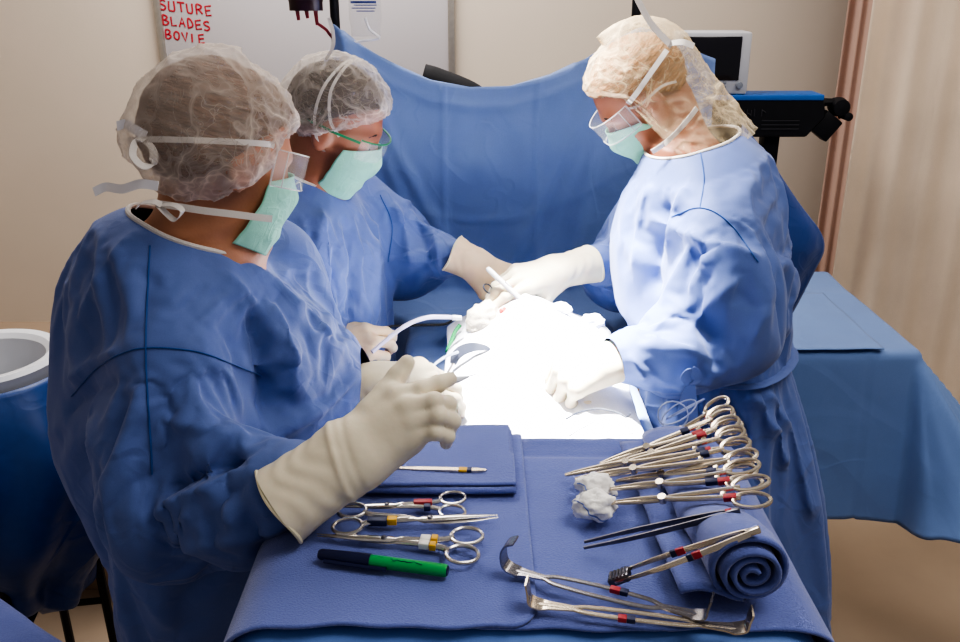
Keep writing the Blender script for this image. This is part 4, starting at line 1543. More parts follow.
HEAD_C = Vector((-.010, 0, .03)); HEAD_R = Vector((.101, .081, .090))
def head_dir(az, el):
    """az 0 = forward, + = left; el up (degrees)"""
    a, e = math.radians(az), math.radians(el)
    return Vector((math.cos(a) * math.cos(e), math.sin(a) * math.cos(e), math.sin(e)))
def head_pt(az, el, off=0.004):
    d = head_dir(az, el)
    # radial distance of the skull / face surface
    r = 1.0 / math.sqrt((d.x / HEAD_R.x) ** 2 + (d.y / HEAD_R.y) ** 2 + (d.z / HEAD_R.z) ** 2)
    if el < 0:
        r *= 1 + 0.16 * (-el / 60.0)
        r *= 1 - 0.10 * (abs(az) > 60) * (-el / 60)
    return HEAD_C + d * (r + off)

class Rect:
    """evaluates an SDF on an axis-aligned grid that is finer above zf"""
def rect_net(fn, lo, hi, hxy, zsteps):
    zs = []
    z = lo[2]
    while z < hi[2]:
        zs.append(z)
        z += np.interp(z, zsteps[0], zsteps[1])
    zs = np.array(zs, np.float32)
    idx = np.arange(len(zs), dtype=np.float32)
    def g(P):
        Q = P.copy()
        Q[..., 2] = np.interp(P[..., 2], idx * hxy, zs)
        return fn(Q)
    v, f = surface_net(g, (lo[0], lo[1], 0), (hi[0], hi[1], (len(zs) - 1) * hxy), hxy)
    v[:, 2] = np.interp(v[:, 2], idx * hxy, zs)
    return v, f

def person_body(name, label, Hp, HR, neck, pelvis, arms, feet, skin, torso):
    """one continuous body: head, neck, trunk, arms to the wrists, legs"""
    Hp = np.array(Hp, np.float32); R = np.array(HR, np.float32)
    def fn(P):
        q = (P - Hp) @ R / HS
        d = np.full(P.shape[:-1], 9.0, np.float32)
        m = P[..., 2] > Hp[2] - 0.30
        if m.any():
            dd = f_head(q[m]) * HS
            nk0 = Hp + HS * (R @ np.array((-.028, 0, -.055), np.float32))
            dd = smin(dd, f_cone(P[m], nk0, np.array(neck, np.float32), .047, .054), .03)
            d[m] = dd
        t = f_loft(P, *torso)
        d = smin(d, t, .05)
        for (sh, el, wr) in arms:
            wr = el + (wr - el) * .80
            d = smin(d, f_chain(P, [sh, el, wr], [.040, .028, .020], .02), .03)
        for k, ft_ in enumerate(feet):
            s = -1 if k else 1
            hip = np.array(pelvis) + np.array(ft_[2]) * 0.085
            kn = np.array(((hip[0] + ft_[0]) / 2 + .01, (hip[1] + ft_[1]) / 2, .5))
            d = smin(d, f_chain(P, [hip, kn, (ft_[0], ft_[1], .09)], [.085, .058, .042], .02), .04)
        return d
    pts = [Hp] + [np.array(p) for a in arms for p in a] + [np.array(pelvis)] + [np.array((f[0], f[1], .1)) for f in feet]
    pts = np.array(pts)
    lo = pts.min(0) - .16; hi = pts.max(0) + .16
    lo[2] = .03; hi[2] = Hp[2] + .16
    v, f = rect_net(fn, lo, hi, .0055, ([0, Hp[2] - .28, Hp[2] - .2, 2], [.014, .014, .0048, .0048]))
    v = relax(v, f, 1, .4)
    o = np_mesh(name, v, f, skin)
    return setprops(o, label, 'person')

def head_mat(Hp, HR):
    return Matrix.Translation(Vector(Hp)) @ HR.to_4x4() @ Matrix.Scale(HS, 4)

def hw(o, Hp, HR):
    """puts a part built in head coordinates onto the head"""
    o.matrix_world = head_mat(Hp, HR)
    return o

def attach(o, parent):
    o.parent = parent
    o.matrix_parent_inverse = parent.matrix_world.inverted()
    return o

def ridged(d, s, off):
    n = noise3(d, s, off)
    return (1 - min(1, abs(n) * 2.6)) ** 2

def make_cap(name, edge, puff, mat_, seed, crinkle=0.005, nu=150, nv=80, sag=None):
    """edge(az)->elevation of the rim; puff(az,el)->extra radius"""
    def fn(u, v):
        az = -180 + 360 * u
        e0 = edge(az)
        el = 90 - (90 - e0) * v
        d = head_dir(az, el)
        base = head_pt(az, el, 0)
        k = math.sin(PI * min(1, v * 0.97)) ** 0.6 if v > .3 else 1.0
        off = 0.006 + puff(az, el) * (k if v > .5 else 1)
        if v > 0.9: off = off * (1 - (v - .9) / .1) + 0.003 * (v - .9) / .1 + 0.0022 * math.sin(az * 0.9) * (v - .9) / .1
        c = crinkle * (ridged(d, 2.6, seed) * 0.9 + ridged(d, 5.5, seed + 4) * 0.5 - 0.3) * min(1, v * 6)
        q = base + d * (off + c)
        if sag: q += sag(az, el, v)
        return q
    return grid_mesh(name, nu, nv, fn, mat_, closed_u=True)

def make_hood(name, Hp, HR, edge, puff, ring, mat_, seed, crinkle=0.0028, nu=150, nv=110):
    """cap that runs on down over the ears and nape to the collar; ring(az) gives the world point of its hem"""
    Mi = head_mat(Hp, HR).inverted()
    def fn(u, v):
        az = -180 + 360 * u
        wb = min(1, max(0, (abs(az) - 58) / 34)); wb = wb * wb * (3 - 2 * wb)
        e_face = edge(az); e_back = -18
        e0 = e_face * (1 - wb) + e_back * wb
        vs = 0.6 * wb + 1.0 * (1 - wb)
        if v <= vs:
            t = v / vs
            el = 90 - (90 - e0) * t
            d = head_dir(az, el)
            k = 1 if t < .85 or wb > .3 else max(.15, 1 - (t - .85) / .15 * (1 - wb))
            c = crinkle * (ridged(d, 2.6, seed) * 0.9 + ridged(d, 5.5, seed + 4) * 0.5 - 0.3) * min(1, v * 6)
            return head_pt(az, el, 0) + d * ((0.006 + puff(az, el)) * k + c)
        t = (v - vs) / (1 - vs)
        d = head_dir(az, e0)
        a = head_pt(az, e0, 0) + d * (0.006 + puff(az, e0))
        b = Mi @ ring(az)
        mid = a.lerp(b, .45) + Vector((d.x, d.y, 0)) * (-.006 * wb)
        q = a * (1 - t) ** 2 + mid * 2 * t * (1 - t) + b * t * t
        c = crinkle * 1.6 * (ridged((d.x, d.y, t * 1.3), 2.8, seed) + .6 * ridged((d.x, d.y, t), 6, seed) - .5) + .004 * math.sin(az * .35) * t
        return q + Vector((d.x, d.y, 0)) * c
    return grid_mesh(name, nu, nv, fn, mat_, closed_u=True)

def make_hair(name, edge, mat_, off=0.003, vol=0.0):
    def fn(u, v):
        az = -180 + 360 * u
        el = 90 - (90 - edge(az)) * v
        d = head_dir(az, el)
        o = off + vol * max(0, math.cos(math.radians(abs(az) - 165))) * math.cos(math.radians(el - 10)) + 0.5 * vol * max(0, math.sin(math.radians(el))) + 0.003 * ridged((d.x, d.y, d.z * .4), 9, 2)
        return head_pt(az, el, o)
    return grid_mesh(name, 80, 40, fn, mat_, closed_u=True)

def make_mask(name, mat_, seed=0, top=66, bot=84):
    def fn(u, v):
        a = math.radians((top + (bot - top) * v) * (2 * u - 1))
        z = -0.013 - 0.119 * v
        zz = z + 0.010 * math.cos(a) * (1 - v) * 1.2 - 0.016 * (1 - math.cos(a)) * (1 - v) + 0.03 * (1 - math.cos(a)) * v * .6
        fx = 0.100 + 0.018 * math.exp(-((v - .28) / .25) ** 2) * max(0, math.cos(a)) ** 6 + 0.004 * math.sin(PI * v)
        fx -= 0.016 * max(0, v - .75) * 4 * 0.6
        fy = 0.0735 - 0.012 * v + 0.004 * math.sin(PI * v)
        x = -0.002 + fx * math.copysign(abs(math.cos(a)) ** 0.8, math.cos(a))
        y = fy * math.sin(a)
        pl = 0.0016 * (abs(((v * 4) % 1) - .5) * 2 - .5) * math.cos(a)
        n = 0.003 * noise3((a * 1.2, v * 3, seed), 1.5, seed)
        return (x + pl + n, y * (1 + n), zz)
    o = grid_mesh(name, 60, 40, fn, mat_)
    solidify(o, 0.0012)
    return o

def strap_on_head(name, pts, width, mat_, lift=0.012):
    """pts: (az, el[, lift]) on the head surface"""
    P_ = [head_pt(p[0], p[1], p[2] if len(p) > 2 else lift) for p in pts]
    P_ = catmull(P_, 6)
    sides = []
    for i, p in enumerate(P_):
        d = (P_[min(i + 1, len(P_) - 1)] - P_[max(i - 1, 0)]).normalized()
        n = (p - HEAD_C).normalized()
        s = d.cross(n)
        sides.append(s if s.length > 1e-5 else Vector((0, 0, 1)))
    return MB().ribbon(P_, width, 0.0009, sides).build(name, mat_)

def ribbon3(name, pts, width, mat_, side=None, sub=6):
    P_ = catmull(pts, sub)
    sides = []
    for i, p in enumerate(P_):
        d = (P_[min(i + 1, len(P_) - 1)] - P_[max(i - 1, 0)]).normalized()
        s = Vector(side) if side is not None else d.cross(Vector((0, 1, 0.01)))
        if (s - d * s.dot(d)).length < 1e-4: s = d.orthogonal()
        sides.append(s)
    return MB().ribbon(P_, width, 0.0009, sides).build(name, mat_)

def goggles(parent, Hp, HR, style, temples=True):
    """wrap lens with rim and temples, in head coordinates"""
    def fn(u, v, off=0.0):
        a = math.radians(-80 + 160 * u)
        z = -0.022 + 0.052 * v
        x = 0.012 + (0.108 + off) * max(0.0, math.cos(a)) ** 0.7
        y = (0.079 + off) * math.sin(a)
        if abs(a) < .25: z += (0.012 * (1 - abs(a) / .25)) * (1 - v)
        return Vector((x, y, z))
    fm = M['green_frame'] if style == 'green' else M['clear_frame']
    if style == 'green':
        def fn(u, v, off=0.0, fn0=None):
            a = math.radians(-66 + 132 * u)
            z = -0.024 + 0.042 * v
            x = 0.020 + (0.096 + off) * max(0.0, math.cos(a)) ** 0.7
            y = (0.076 + off) * math.sin(a)
            if abs(a) < .3: z += (0.018 * (1 - abs(a) / .3)) * (1 - v)
            return Vector((x, y, z))
    ln = grid_mesh('lens', 60, 10, lambda u, v: fn(u, v), M['lens'])
    attach(hw(ln, Hp, HR), parent)
    rim = MB()
    r = 0.0019 if style == 'green' else 0.0011
    rim.tube([fn(u, 1) for u in np.linspace(0, 1, 40)], r, 8)
    if style != 'green':
        rim.tube([fn(u, 0) for u in np.linspace(0, 1, 40)], r, 8)
        for s in (0, 1): rim.tube([fn(s, v) for v in np.linspace(0, 1, 6)], r * 1.6, 8)
        for s in (0.06, 0.94): rim.tube([fn(s, v, .0008) for v in np.linspace(0, 1, 6)], r, 8)
    o = rim.build('frame', fm)
    attach(hw(o, Hp, HR), parent)
    for s in ((1, -1) if temples else ()):
        p0 = fn(1 if s > 0 else 0, .85)
        tp = MB().ribbon(catmull([p0, Vector((.02, s * .087, .012)), Vector((-.03, s * .089, .010)), Vector((-.06, s * .084, -.006))], 5), 0.0052 if style == 'green' else 0.005, 0.0016, (0, 0, 1)).build('temple', fm)
        attach(hw(tp, Hp, HR), parent)

def face_details(parent, Hp, HR, sides=(1, -1)):
    for s in sides:
        br = MB().ribbon(catmull([(.0865, s * .014, .0225), (.087, s * .028, .0265), (.078, s * .046, .0215)], 5), [.006] * 6 + [.0055, .005, .004, .003, .002], 0.003, (0, 0, 1)).build('eyebrow', M['brow'])
        attach(hw(br, Hp, HR), parent)
        ls = MB().tube(catmull([(.0855, s * .0195, -.0085), (.0885, s * .030, -.0075), (.0815, s * .0425, -.0095)], 5), 0.0013, 6).build('eyelash', M['brow'])
        attach(hw(ls, Hp, HR), parent)

# ------------------------------------------------------------------ hands in gloves
def curl_chain(base, lens, curls, spread, tilt=0.0):
    p = Vector(base); pts = [p.copy()]
    a = 0.0
    rs = Matrix.Rotation(math.radians(spread), 3, 'Z')
    for L, c in zip(lens, curls):
        a += math.radians(c)
        d = rs @ Vector((math.cos(a), 0, -math.sin(a)))
        p = p + d * L
        pts.append(p.copy())
    return pts

FING = [((.092, .031, .002), (.046, .027, .022), .0098), ((.097, .009, .006), (.050, .031, .023), .0102),
        ((.091, -.014, .004), (.047, .029, .022), .0096), ((.080, -.034, -.003), (.037, .022, .019), .0086)]

def glove(name, origin, xdir, dorsal, side, curls, spreads, thumb, forearm, m, scale=1.0, cuff=True, wchains=None, wthumb=None, h=.0021, wr=(.028, .034), folds=()):
    """right-hand coordinates: x to the fingers, y to the thumb, z out of the back of the hand; side -1 mirrors"""
    x = Vector(xdir).normalized(); z = Vector(dorsal); z = (z - x * z.dot(x)).normalized(); y = z.cross(x)
    if side < 0: y = -y
    chains = []
    for (b, L, r), c, sp in zip(FING, curls, spreads):
        chains.append((curl_chain(b, L, c, sp), [r * 1.06, r, r * .95, r * .82]))
    base = [b for b, _, _ in FING]
    if wchains:
        for i, pts in wchains.items():
            loc = [to_local(origin, xdir, dorsal, side, p, scale) for p in pts]
            chains[i] = (loc, chains[i][1]); base[i] = loc[0]
    if wthumb: thumb = [to_local(origin, xdir, dorsal, side, p, scale) for p in wthumb]
    th = [Vector(p) for p in thumb]
    thr = [.0165, .0135, .0115, .0092][:len(th)]
    fl = forearm
    def fn(P):
        d = None
        for b in base:
            for y0 in (-.018, .014):
                e = f_cone(P, (.004, y0 * .9, -.002), (b[0] - .004, b[1], b[2] - .005), .0185, .0130)
                d = e if d is None else smin(d, e, .012)
        d = smin(d, f_ell(P, (.038, .024, -.013), (.03, .017, .015)), .014)
        d = smin(d, f_ell(P, (.04, -.026, -.010), (.036, .013, .014)), .012)
        fd = None
        for pts, rad in chains:
            e = f_chain(P, pts, rad, .003)
            for j, kp in ((1, 1.06), (2, 1.02)):
                e = smin(e, np.linalg.norm(P - np.array(pts[j], np.float32), axis=-1) - rad[j] * kp, .003)
            fd = e if fd is None else smin(fd, e, .0016)
        d = smin(d, fd, .009)
        d = smin(d, f_chain(P, th, thr, .004), .011)
        fa = None
        for y0 in (-.010, .010):
            e = f_cone(P, (0.01, y0, -.002), (-fl, y0 * 1.1, 0), wr[0] * .82, wr[1])
            fa = e if fa is None else smin(fa, e, .02)
        # creases around the wrist
        xx = P[..., 0]
        wob = .0005 * np.sin(xx * 210 + 60 * P[..., 1] + 3 * np.sin(P[..., 2] * 70 + xx * 40) + 2 * np.sin(P[..., 1] * 90)) * np.clip((-xx + .01) / .03, 0, 1) * np.clip((fl + xx) / .02, 0, 1)
        for fx, fa_ in folds:
            wob = wob + fa_ * np.exp(-((xx - fx - P[..., 1] * .3) / .004) ** 2)
        d = smin(d, fa + 0, .018) - wob
        return np.maximum(d, -(xx + fl)).astype(np.float32)
    allp = np.array([p for c in chains for p in c[0]] + th + [Vector((-fl, -.05, -.05)), Vector((.1, .05, .04))])
    v, f = surface_net(fn, allp.min(0) - .022, allp.max(0) + .022, h)
    v = relax(v, f, 1, .35)
    # open the cuff end
    cen = v[f].mean(1)
    keep = cen[:, 0] > -fl + h * 0.9
    v, f = compact(v, f[keep])
    o = np_mesh(name, v, f, m)
    Mx = Matrix((x, y, z)).transposed().to_4x4()
    o.matrix_world = Matrix.Translation(Vector(origin)) @ Mx @ Matrix.Scale(scale, 4)
    if side < 0: o.data.flip_normals()
    if cuff:
        n = 40
        pts = []
        for k in range(n):
            a = 2 * PI * k / n
            yy = (wr[1] + .010 * 1.1) * math.cos(a); zz = (wr[1]) * math.sin(a)
            pts.append((-fl + .002 + .002 * math.sin(3 * a), yy, zz))
        c = MB().tube(pts, .0024, 8, closed=True).build('rolled_rim', M['cuff_edge'])
        c.matrix_world = o.matrix_world.copy()
        attach(c, o)
    return o

def to_local(o_, x_, z_, side, p, scale=1.0):
    x = Vector(x_).normalized(); z = Vector(z_); z = (z - x * z.dot(x)).normalized(); y = z.cross(x)
    if side < 0: y = -y
    d = (Vector(p) - Vector(o_)) / scale
    return Vector((d.dot(x), d.dot(y), d.dot(z)))

# ------------------------------------------------------------------ gowns
def gown_mesh(name, fn, lo, hi, h, keep, mat_, relax_it=2):
    v, f = surface_net(fn, lo, hi, h)
    v = relax(v, f, relax_it, .5)
    cen = v[f].mean(1)
    v, f = compact(v, f[keep(cen)])
    return np_mesh(name, v, f, mat_)

def clog(parent, x, y, yaw):
    mb = MB()
    R = Matrix.Rotation(yaw, 4, 'Z')
    bm = bmesh.new()
    bmesh.ops.create_uvsphere(bm, u_segments=24, v_segments=14, radius=1)
    for v in bm.verts:
        c = v.co
        w = 0.044 + 0.008 * c.x
        c.x, c.y, c.z = 0.05 + c.x * 0.135, c.y * w, max(0.0, 0.035 + c.z * (0.045 - 0.012 * max(0, c.x)))
        c.z = c.z * 1.0 + 0.001
    bmesh.ops.transform(bm, matrix=Matrix.Translation((x, y, 0)) @ R, verts=bm.verts)
    o = bm_obj('clog', bm, M['shoe'])
    attach(o, parent)

M['seam'] = fabric('blue_gown_seam', '#2b5292', 0.6)
SIM = True
# ------------------------------------------------------------------ person at left, near the camera
H1 = at_t(226, 157, 1.15)
R1 = basis(32, 19, -3)
nk1 = Vector((-.375, 1.135, 1.395))
sh1r, el1r = Vector((-.372, 1.0, 1.285)), at_y(152, 490, .955)
wr1r = at_t(318, 477, .985)
sh1l, el1l = Vector((-.335, 1.33, 1.29)), Vector((-.275, 1.29, 1.11))
wr1l = at_y(360, 383, 1.245)
z1 = [.80, .95, 1.1, 1.25, 1.33, 1.38, 1.41]
tor1 = (z1, [-.40] * 4 + [-.39, -.38, -.375], [1.17] * 4 + [1.16, 1.15, 1.14], [.11, .10, .105, .11, .10, .082, .06], [.12, .11, .12, .13, .13, .10, .062], .35)
p1 = person_body('person', 'person seen from behind at left, cream glove reaching over the tray', H1, R1, nk1, (-.42, 1.17, .86),
                 [(sh1r, el1r, wr1r), (sh1l, el1l, wr1l)], [(-.43, 1.07, (.25, -1, 0)), (-.46, 1.28, (-.25, 1, 0))], M['skin_tan'], tor1)
clog(p1, -.45, 1.07, .35); clog(p1, -.48, 1.28, .35)

zg = [.42, .60, .80, .95, 1.08, 1.18, 1.28, 1.345, 1.385, 1.415]
gx = [-.42, -.415, -.41, -.405, -.40, -.395, -.39, -.39, -.385, -.38]
gy = [1.19, 1.19, 1.19, 1.19, 1.19, 1.19, 1.18, 1.165, 1.15, 1.14]
grx = [.195, .185, .178, .182, .212, .228, .182, .135, .10, .069]
gry = [.23, .22, .20, .20, .21, .21, .195, .17, .122, .076]
def skew1(P):
    f_ = (P[..., 0] + .38) * .94 + (P[..., 1] - 1.14) * .34
    k = np.clip((P[..., 2] - 1.22) / .15, 0, 1)
    Q = P.copy(); Q[..., 2] = P[..., 2] + 0.46 * f_ * k * k * (3 - 2 * k)
    return Q
def g1(P):
    d = f_loft(skew1(P), zg, gx, gy, grx, gry, .35)
    a_ = sh1r + Vector((.01, .04, -.03)); b_ = el1r
    sl = f_chain(P, [a_, a_.lerp(b_, .55) + Vector((.0, 0, 0)), b_], [.082, .096, .074], .05)
    sl = smin(sl, f_chain(P, [b_, b_.lerp(wr1r, .5) + Vector((0, 0, -.012)), wr1r + (wr1r - el1r).normalized() * -.03], [.074, .068, .045], .03), .025)
    d = smin(d, sl, .028)
    sl2 = f_chain(P, [sh1l, el1l, wr1l], [.09, .08, .036], .04)
    d = smin(d, sl2, .04)
    return d
ax1r = (wr1r - el1r).normalized(); ax1l = (wr1l - el1l).normalized()
def keep1(c):
    q = skew1(c)
    k = (c[:, 2] > .44)
    k &= ~((q[:, 2] > 1.409) & (np.hypot(c[:, 0] + .378, c[:, 1] - 1.14) < .125))
    k &= ~past_cuff(c, wr1r, ax1r, -.012)
    k &= ~past_cuff(c, wr1l, ax1l, .004, .055)
    return k
def pin1(v):
    p = np.zeros(len(v), np.float32)
    p[skew1(v)[:, 2] > 1.372] = 1
    for w in (wr1r, wr1l): p[np.linalg.norm(v - np.array(w), axis=1) < .07] = 1
    return p
folds1 = [
    # hollow between sleeve and chest, pulls from the neck
    ([(244, 300), (258, 330), (266, 370), (266, 420), (254, 452)], -.020, .016),
    ([(250, 290), (275, 320), (290, 360), (295, 400)], .010, .018),
    ([(205, 262), (240, 290), (270, 330), (300, 372)], .008, .016),
    ([(235, 262), (270, 285), (310, 320), (340, 350)], .010, .014),
    ([(140, 225), (100, 280), (75, 340)], .006, .014),
    # elbow: bunched sleeve
    ([(252, 452), (222, 468), (185, 482), (160, 494)], -.020, .012),
    ([(250, 468), (215, 482), (175, 500), (152, 522)], .014, .011),
    ([(205, 500), (186, 520), (172, 548)], .007, .012),
    ([(228, 494), (232, 515), (238, 535)], .009, .010),
    ([(250, 480), (262, 500), (276, 520)], .007, .008),
    ([(150, 548), (200, 545), (260, 530), (300, 512)], .008, .014),
    # long soft folds in the sleeve and back
    ([(110, 370), (96, 420), (95, 480)], .008, .018),
    ([(150, 405), (175, 420), (215, 432), (245, 436)], .008, .012),
    ([(150, 405), (165, 440), (170, 470)], .007, .014),
    ([(70, 380), (92, 365), (125, 350)], .007, .010),
    ([(62, 420), (80, 400), (120, 380)], -.006, .010),
    ([(205, 350), (230, 385), (245, 430)], .006, .014),
    ([(118, 560), (150, 600), (190, 640)], .008, .02),
    ([(100, 520), (120, 580), (125, 640)], .006, .02),
]
seams1 = [[(72, 396), (92, 373), (114, 357), (145, 348), (193, 351), (226, 362), (262, 376)],
          [(150, 246), (147, 309), (146, 354), (148, 404), (151, 444), (152, 474)]]
lo1, hi1 = (-.75, .80, .40), (-.02, 1.58, 1.50)
gown1, gv1, gf1, gt1 = make_gown(p1, g1, lo1, hi1, keep1, pin1, lambda P: np.minimum(g1(P) + .024, f_cone(P, sh1r, el1r, .062, .05)), folds1, seams1, M['gown'], sim=SIM)
ring_cut('neck_binding', gv1, gf1, gown1, M['strap'], lambda p: p[2] > 1.31 and abs(p[0] + .378) < .2 and abs(p[1] - 1.14) < .2, .0035)

# gloves
x1 = (at_t(415, 405, .99) - at_t(335, 463, .975))
T_ = at_t
gl1 = glove('glove', at_t(344, 459, .975), x1, (-.34, -.80, .50), 1,
            [(44, 10, 6), (66, 46, 30), (70, 52, 34), (72, 54, 36)], [-6, -6, -7, -10], [], .085, M['glove'], 1.02, wr=(.034, .0335), folds=((-.004, .0022), (.012, -.0012)),
            wchains={0: [T_(398, 396, .985), T_(421, 390, .985), T_(438, 384, .995), T_(450, 379, 1.005)],
                     1: [T_(408, 407, .972), T_(434, 402, .968), T_(448, 405, .985), T_(447, 412, 1.0)],
                     2: [T_(413, 421, .968), T_(438, 416, .962), T_(452, 421, .978), T_(450, 429, .995)],
                     3: [T_(413, 436, .970), T_(435, 432, .962), T_(447, 436, .975), T_(446, 443, .99)]},
            wthumb=[T_(372, 412, .995), T_(386, 393, 1.005), T_(398, 376, 1.012), T_(407, 363, 1.015)])
attach(gl1, p1)
x1l = at_y(430, 378, 1.29) - at_y(372, 384, 1.27)
gl1l = glove('glove', at_y(376, 384, 1.245), x1l, (-.2, -.5, .8), -1,
            [(35, 30, 20), (40, 40, 25), (45, 45, 30), (50, 45, 30)], [0, 0, -3, -6],
            [(.020, .026, -.016), (.045, .042, -.028), (.070, .046, -.036), (.092, .044, -.042)], .085, M['glove'], .92, wr=(.030, .031))
attach(gl1l, p1)

# cap, hair, mask, goggles, straps
def edge1(az):
    a = abs(az)
    return float(np.interp(a, [0, 45, 75, 100, 130, 180], [22, 10, -46, -66, -72, -70]))
def puff1(az, el):
    return 0.009 + 0.018 * max(0, math.cos(math.radians(az + 150))) + 0.004 * math.sin(math.radians(el)) + 0.016 * math.exp(-((el + 22) / 25) ** 2) * (abs(az) > 60) + .022 * max(0, (-el - 35) / 35) * (abs(az) > 90)
hair1 = hw(make_hair('hair', lambda az: float(np.interp(abs(az), [0, 45, 75, 100, 130, 180], [30, 24, 5, -22, -42, -44])), M['hair_light'], vol=.016), H1, R1)
attach(hair1, p1)
cap1 = hw(make_cap('bouffant_cap', edge1, puff1, M['cap'], 3), H1, R1)
attach(cap1, p1)
mk1 = hw(make_mask('face_mask', M['mask'], 1), H1, R1); attach(mk1, p1)
goggles(p1, H1, R1, 'clear', False)
s = hw(strap_on_head('goggle_strap', [(-62, 2, .012), (-75, 2, .026), (-95, -1, .034), (-125, -7, .038), (-150, -12, .040), (-172, -16, .038)], .008, M['strap']), H1, R1); attach(s, p1)
s = ribbon3('mask_tie', [at_t(272, 219, 1.09), at_t(255, 217, 1.075), at_t(232, 214, 1.062), at_t(206, 211, 1.058), at_t(180, 207, 1.062), at_t(160, 204, 1.068)], .0085, M['strap'], side=(.1, .25, 1)); attach(s, p1)
def bow(c_px, t, loops, w, parent, name='tied_bow'):
    for L in loops:
        pts = [at_t(c_px[0] + a, c_px[1] + b, t + c) for a, b, c in L]
        o = ribbon3(name, pts, w, M['strap'], side=(.3, .9, .3))
        attach(o, parent)
bow((143, 138), 1.045, [[(0, 0, 0), (-8, 6, -.01), (-10, 18, -.015), (0, 28, -.01), (10, 24, 0), (10, 12, .01), (2, 2, .005)]], .010, p1)
bow((162, 205), 1.06, [[(0, 0, 0), (12, 0, -.01), (20, 6, -.015), (14, 15, -.012), (6, 10, -.005), (-4, 0, 0)], [(0, 0, 0), (-8, -3, -.008), (-20, -2, -.01), (-26, 4, -.01)]], .008, p1)

for pts in ([(158, 186, 1.045), (140, 184, 1.05), (122, 189, 1.06), (106, 187, 1.08), (94, 192, 1.085)], [(146, 136, 1.045), (134, 129, 1.05), (126, 124, 1.055), (117, 126, 1.06)]):
    attach(ribbon3('tie_tail', [at_t(*q) for q in pts], .011, M['clear_tube'], side=(.1, .3, .9)), p1)

# ------------------------------------------------------------------ person in the middle, green glasses
H2 = at_t(336, 124, 1.62)
R2 = basis(-6, 27, 4)
nk2 = Vector((-.315, 1.66, 1.355))
sh2l, el2l = Vector((-.27, 1.83, 1.27)), at_y(408, 252, 1.83)
wr2l = at_y(463, 259, 1.745)
sh2r, el2r = Vector((-.33, 1.54, 1.25)), Vector((-.30, 1.51, 1.07))
wr2r = at_y(322, 350, 1.47)
tor2 = ([.80, .95, 1.1, 1.2, 1.28, 1.33, 1.37], [-.36] * 4 + [-.345, -.33, -.315], [1.66] * 7, [.11, .10, .10, .10, .09, .07, .05], [.13, .12, .12, .13, .12, .085, .055], 0)
p2 = person_body('person', 'bent person in green framed glasses and sheer cap, behind the nearest person', H2, R2, nk2, (-.38, 1.66, .84),
                 [(sh2r, el2r, wr2r), (sh2l, el2l, wr2l)], [(-.40, 1.56, (0, -1, 0)), (-.40, 1.76, (0, 1, 0))], M['skin_brown'], tor2)
clog(p2, -.40, 1.56, 0); clog(p2, -.40, 1.77, 0)
z2 = [.42, .60, .80, .95, 1.10, 1.20, 1.27, 1.32, 1.36, 1.385]
x2c = [-.37, -.37, -.365, -.36, -.355, -.35, -.345, -.34, -.33, -.322]
y2c = [1.68] * 10
rx2 = [.21, .20, .185, .18, .17, .165, .15, .125, .095, .075]
ry2 = [.25, .24, .225, .215, .21, .21, .20, .17, .12, .085]
def skew2(P):
    f_ = (P[..., 0] + .322)
    k = np.clip((P[..., 2] - 1.18) / .15, 0, 1)
    Q = P.copy(); Q[..., 2] = P[..., 2] + .45 * f_ * k * k * (3 - 2 * k)
    return Q
def g2(P):
    d = f_loft(skew2(P), z2, x2c, y2c, rx2, ry2)
    ax = (wr2l - el2l).normalized()
    d = smin(d, f_chain(P, [sh2l, el2l, wr2l - ax * .02], [.085, .078, .037], .03), .035)
    d = smin(d, f_chain(P, [sh2r, el2r, wr2r], [.085, .075, .034], .03), .035)
    return d
ax2l = (wr2l - el2l).normalized(); ax2r = (wr2r - el2r).normalized()
def keep2(c):
    q = skew2(c)
    k = (c[:, 2] > .44)
    k &= ~((q[:, 2] > 1.379) & (np.hypot(c[:, 0] + .322, c[:, 1] - 1.67) < .125))
    for w, a in ((wr2l, ax2l), (wr2r, ax2r)):
        k &= ~past_cuff(c, w, a, -.008, .055)
    return k
def pin2(v):
    p = np.zeros(len(v), np.float32)
    p[skew2(v)[:, 2] > 1.34] = 1
    for w in (wr2l, wr2r): p[np.linalg.norm(v - np.array(w), axis=1) < .06] = 1
    return p
folds2 = [
    ([(392, 200), (405, 235), (412, 270)], .010, .012), ([(415, 215), (425, 245), (428, 268)], -.008, .009),
    ([(430, 225), (438, 250), (440, 272)], .008, .008), ([(400, 200), (425, 212), (450, 232)], .006, .010),
    ([(372, 215), (376, 260), (374, 330)], .008, .014), ([(345, 215), (352, 270), (350, 320)], -.007, .014),
    ([(320, 205), (325, 260), (322, 310)], .008, .014), ([(300, 215), (310, 255), (318, 290)], .006, .012),
]
gown2, gv2, gf2, gt2 = make_gown(p2, g2, (-.68, 1.30, .40), (.12, 2.12, 1.46), keep2, pin2, lambda P: g2(P) + .024, folds2, [[(380, 195), (392, 225), (388, 262)]], M['gown'], sim=SIM)
ring_cut('neck_binding', gv2, gf2, gown2, M['strap'], lambda p: p[2] > 1.28 and abs(p[0] + .322) < .2 and abs(p[1] - 1.66) < .15, .003)
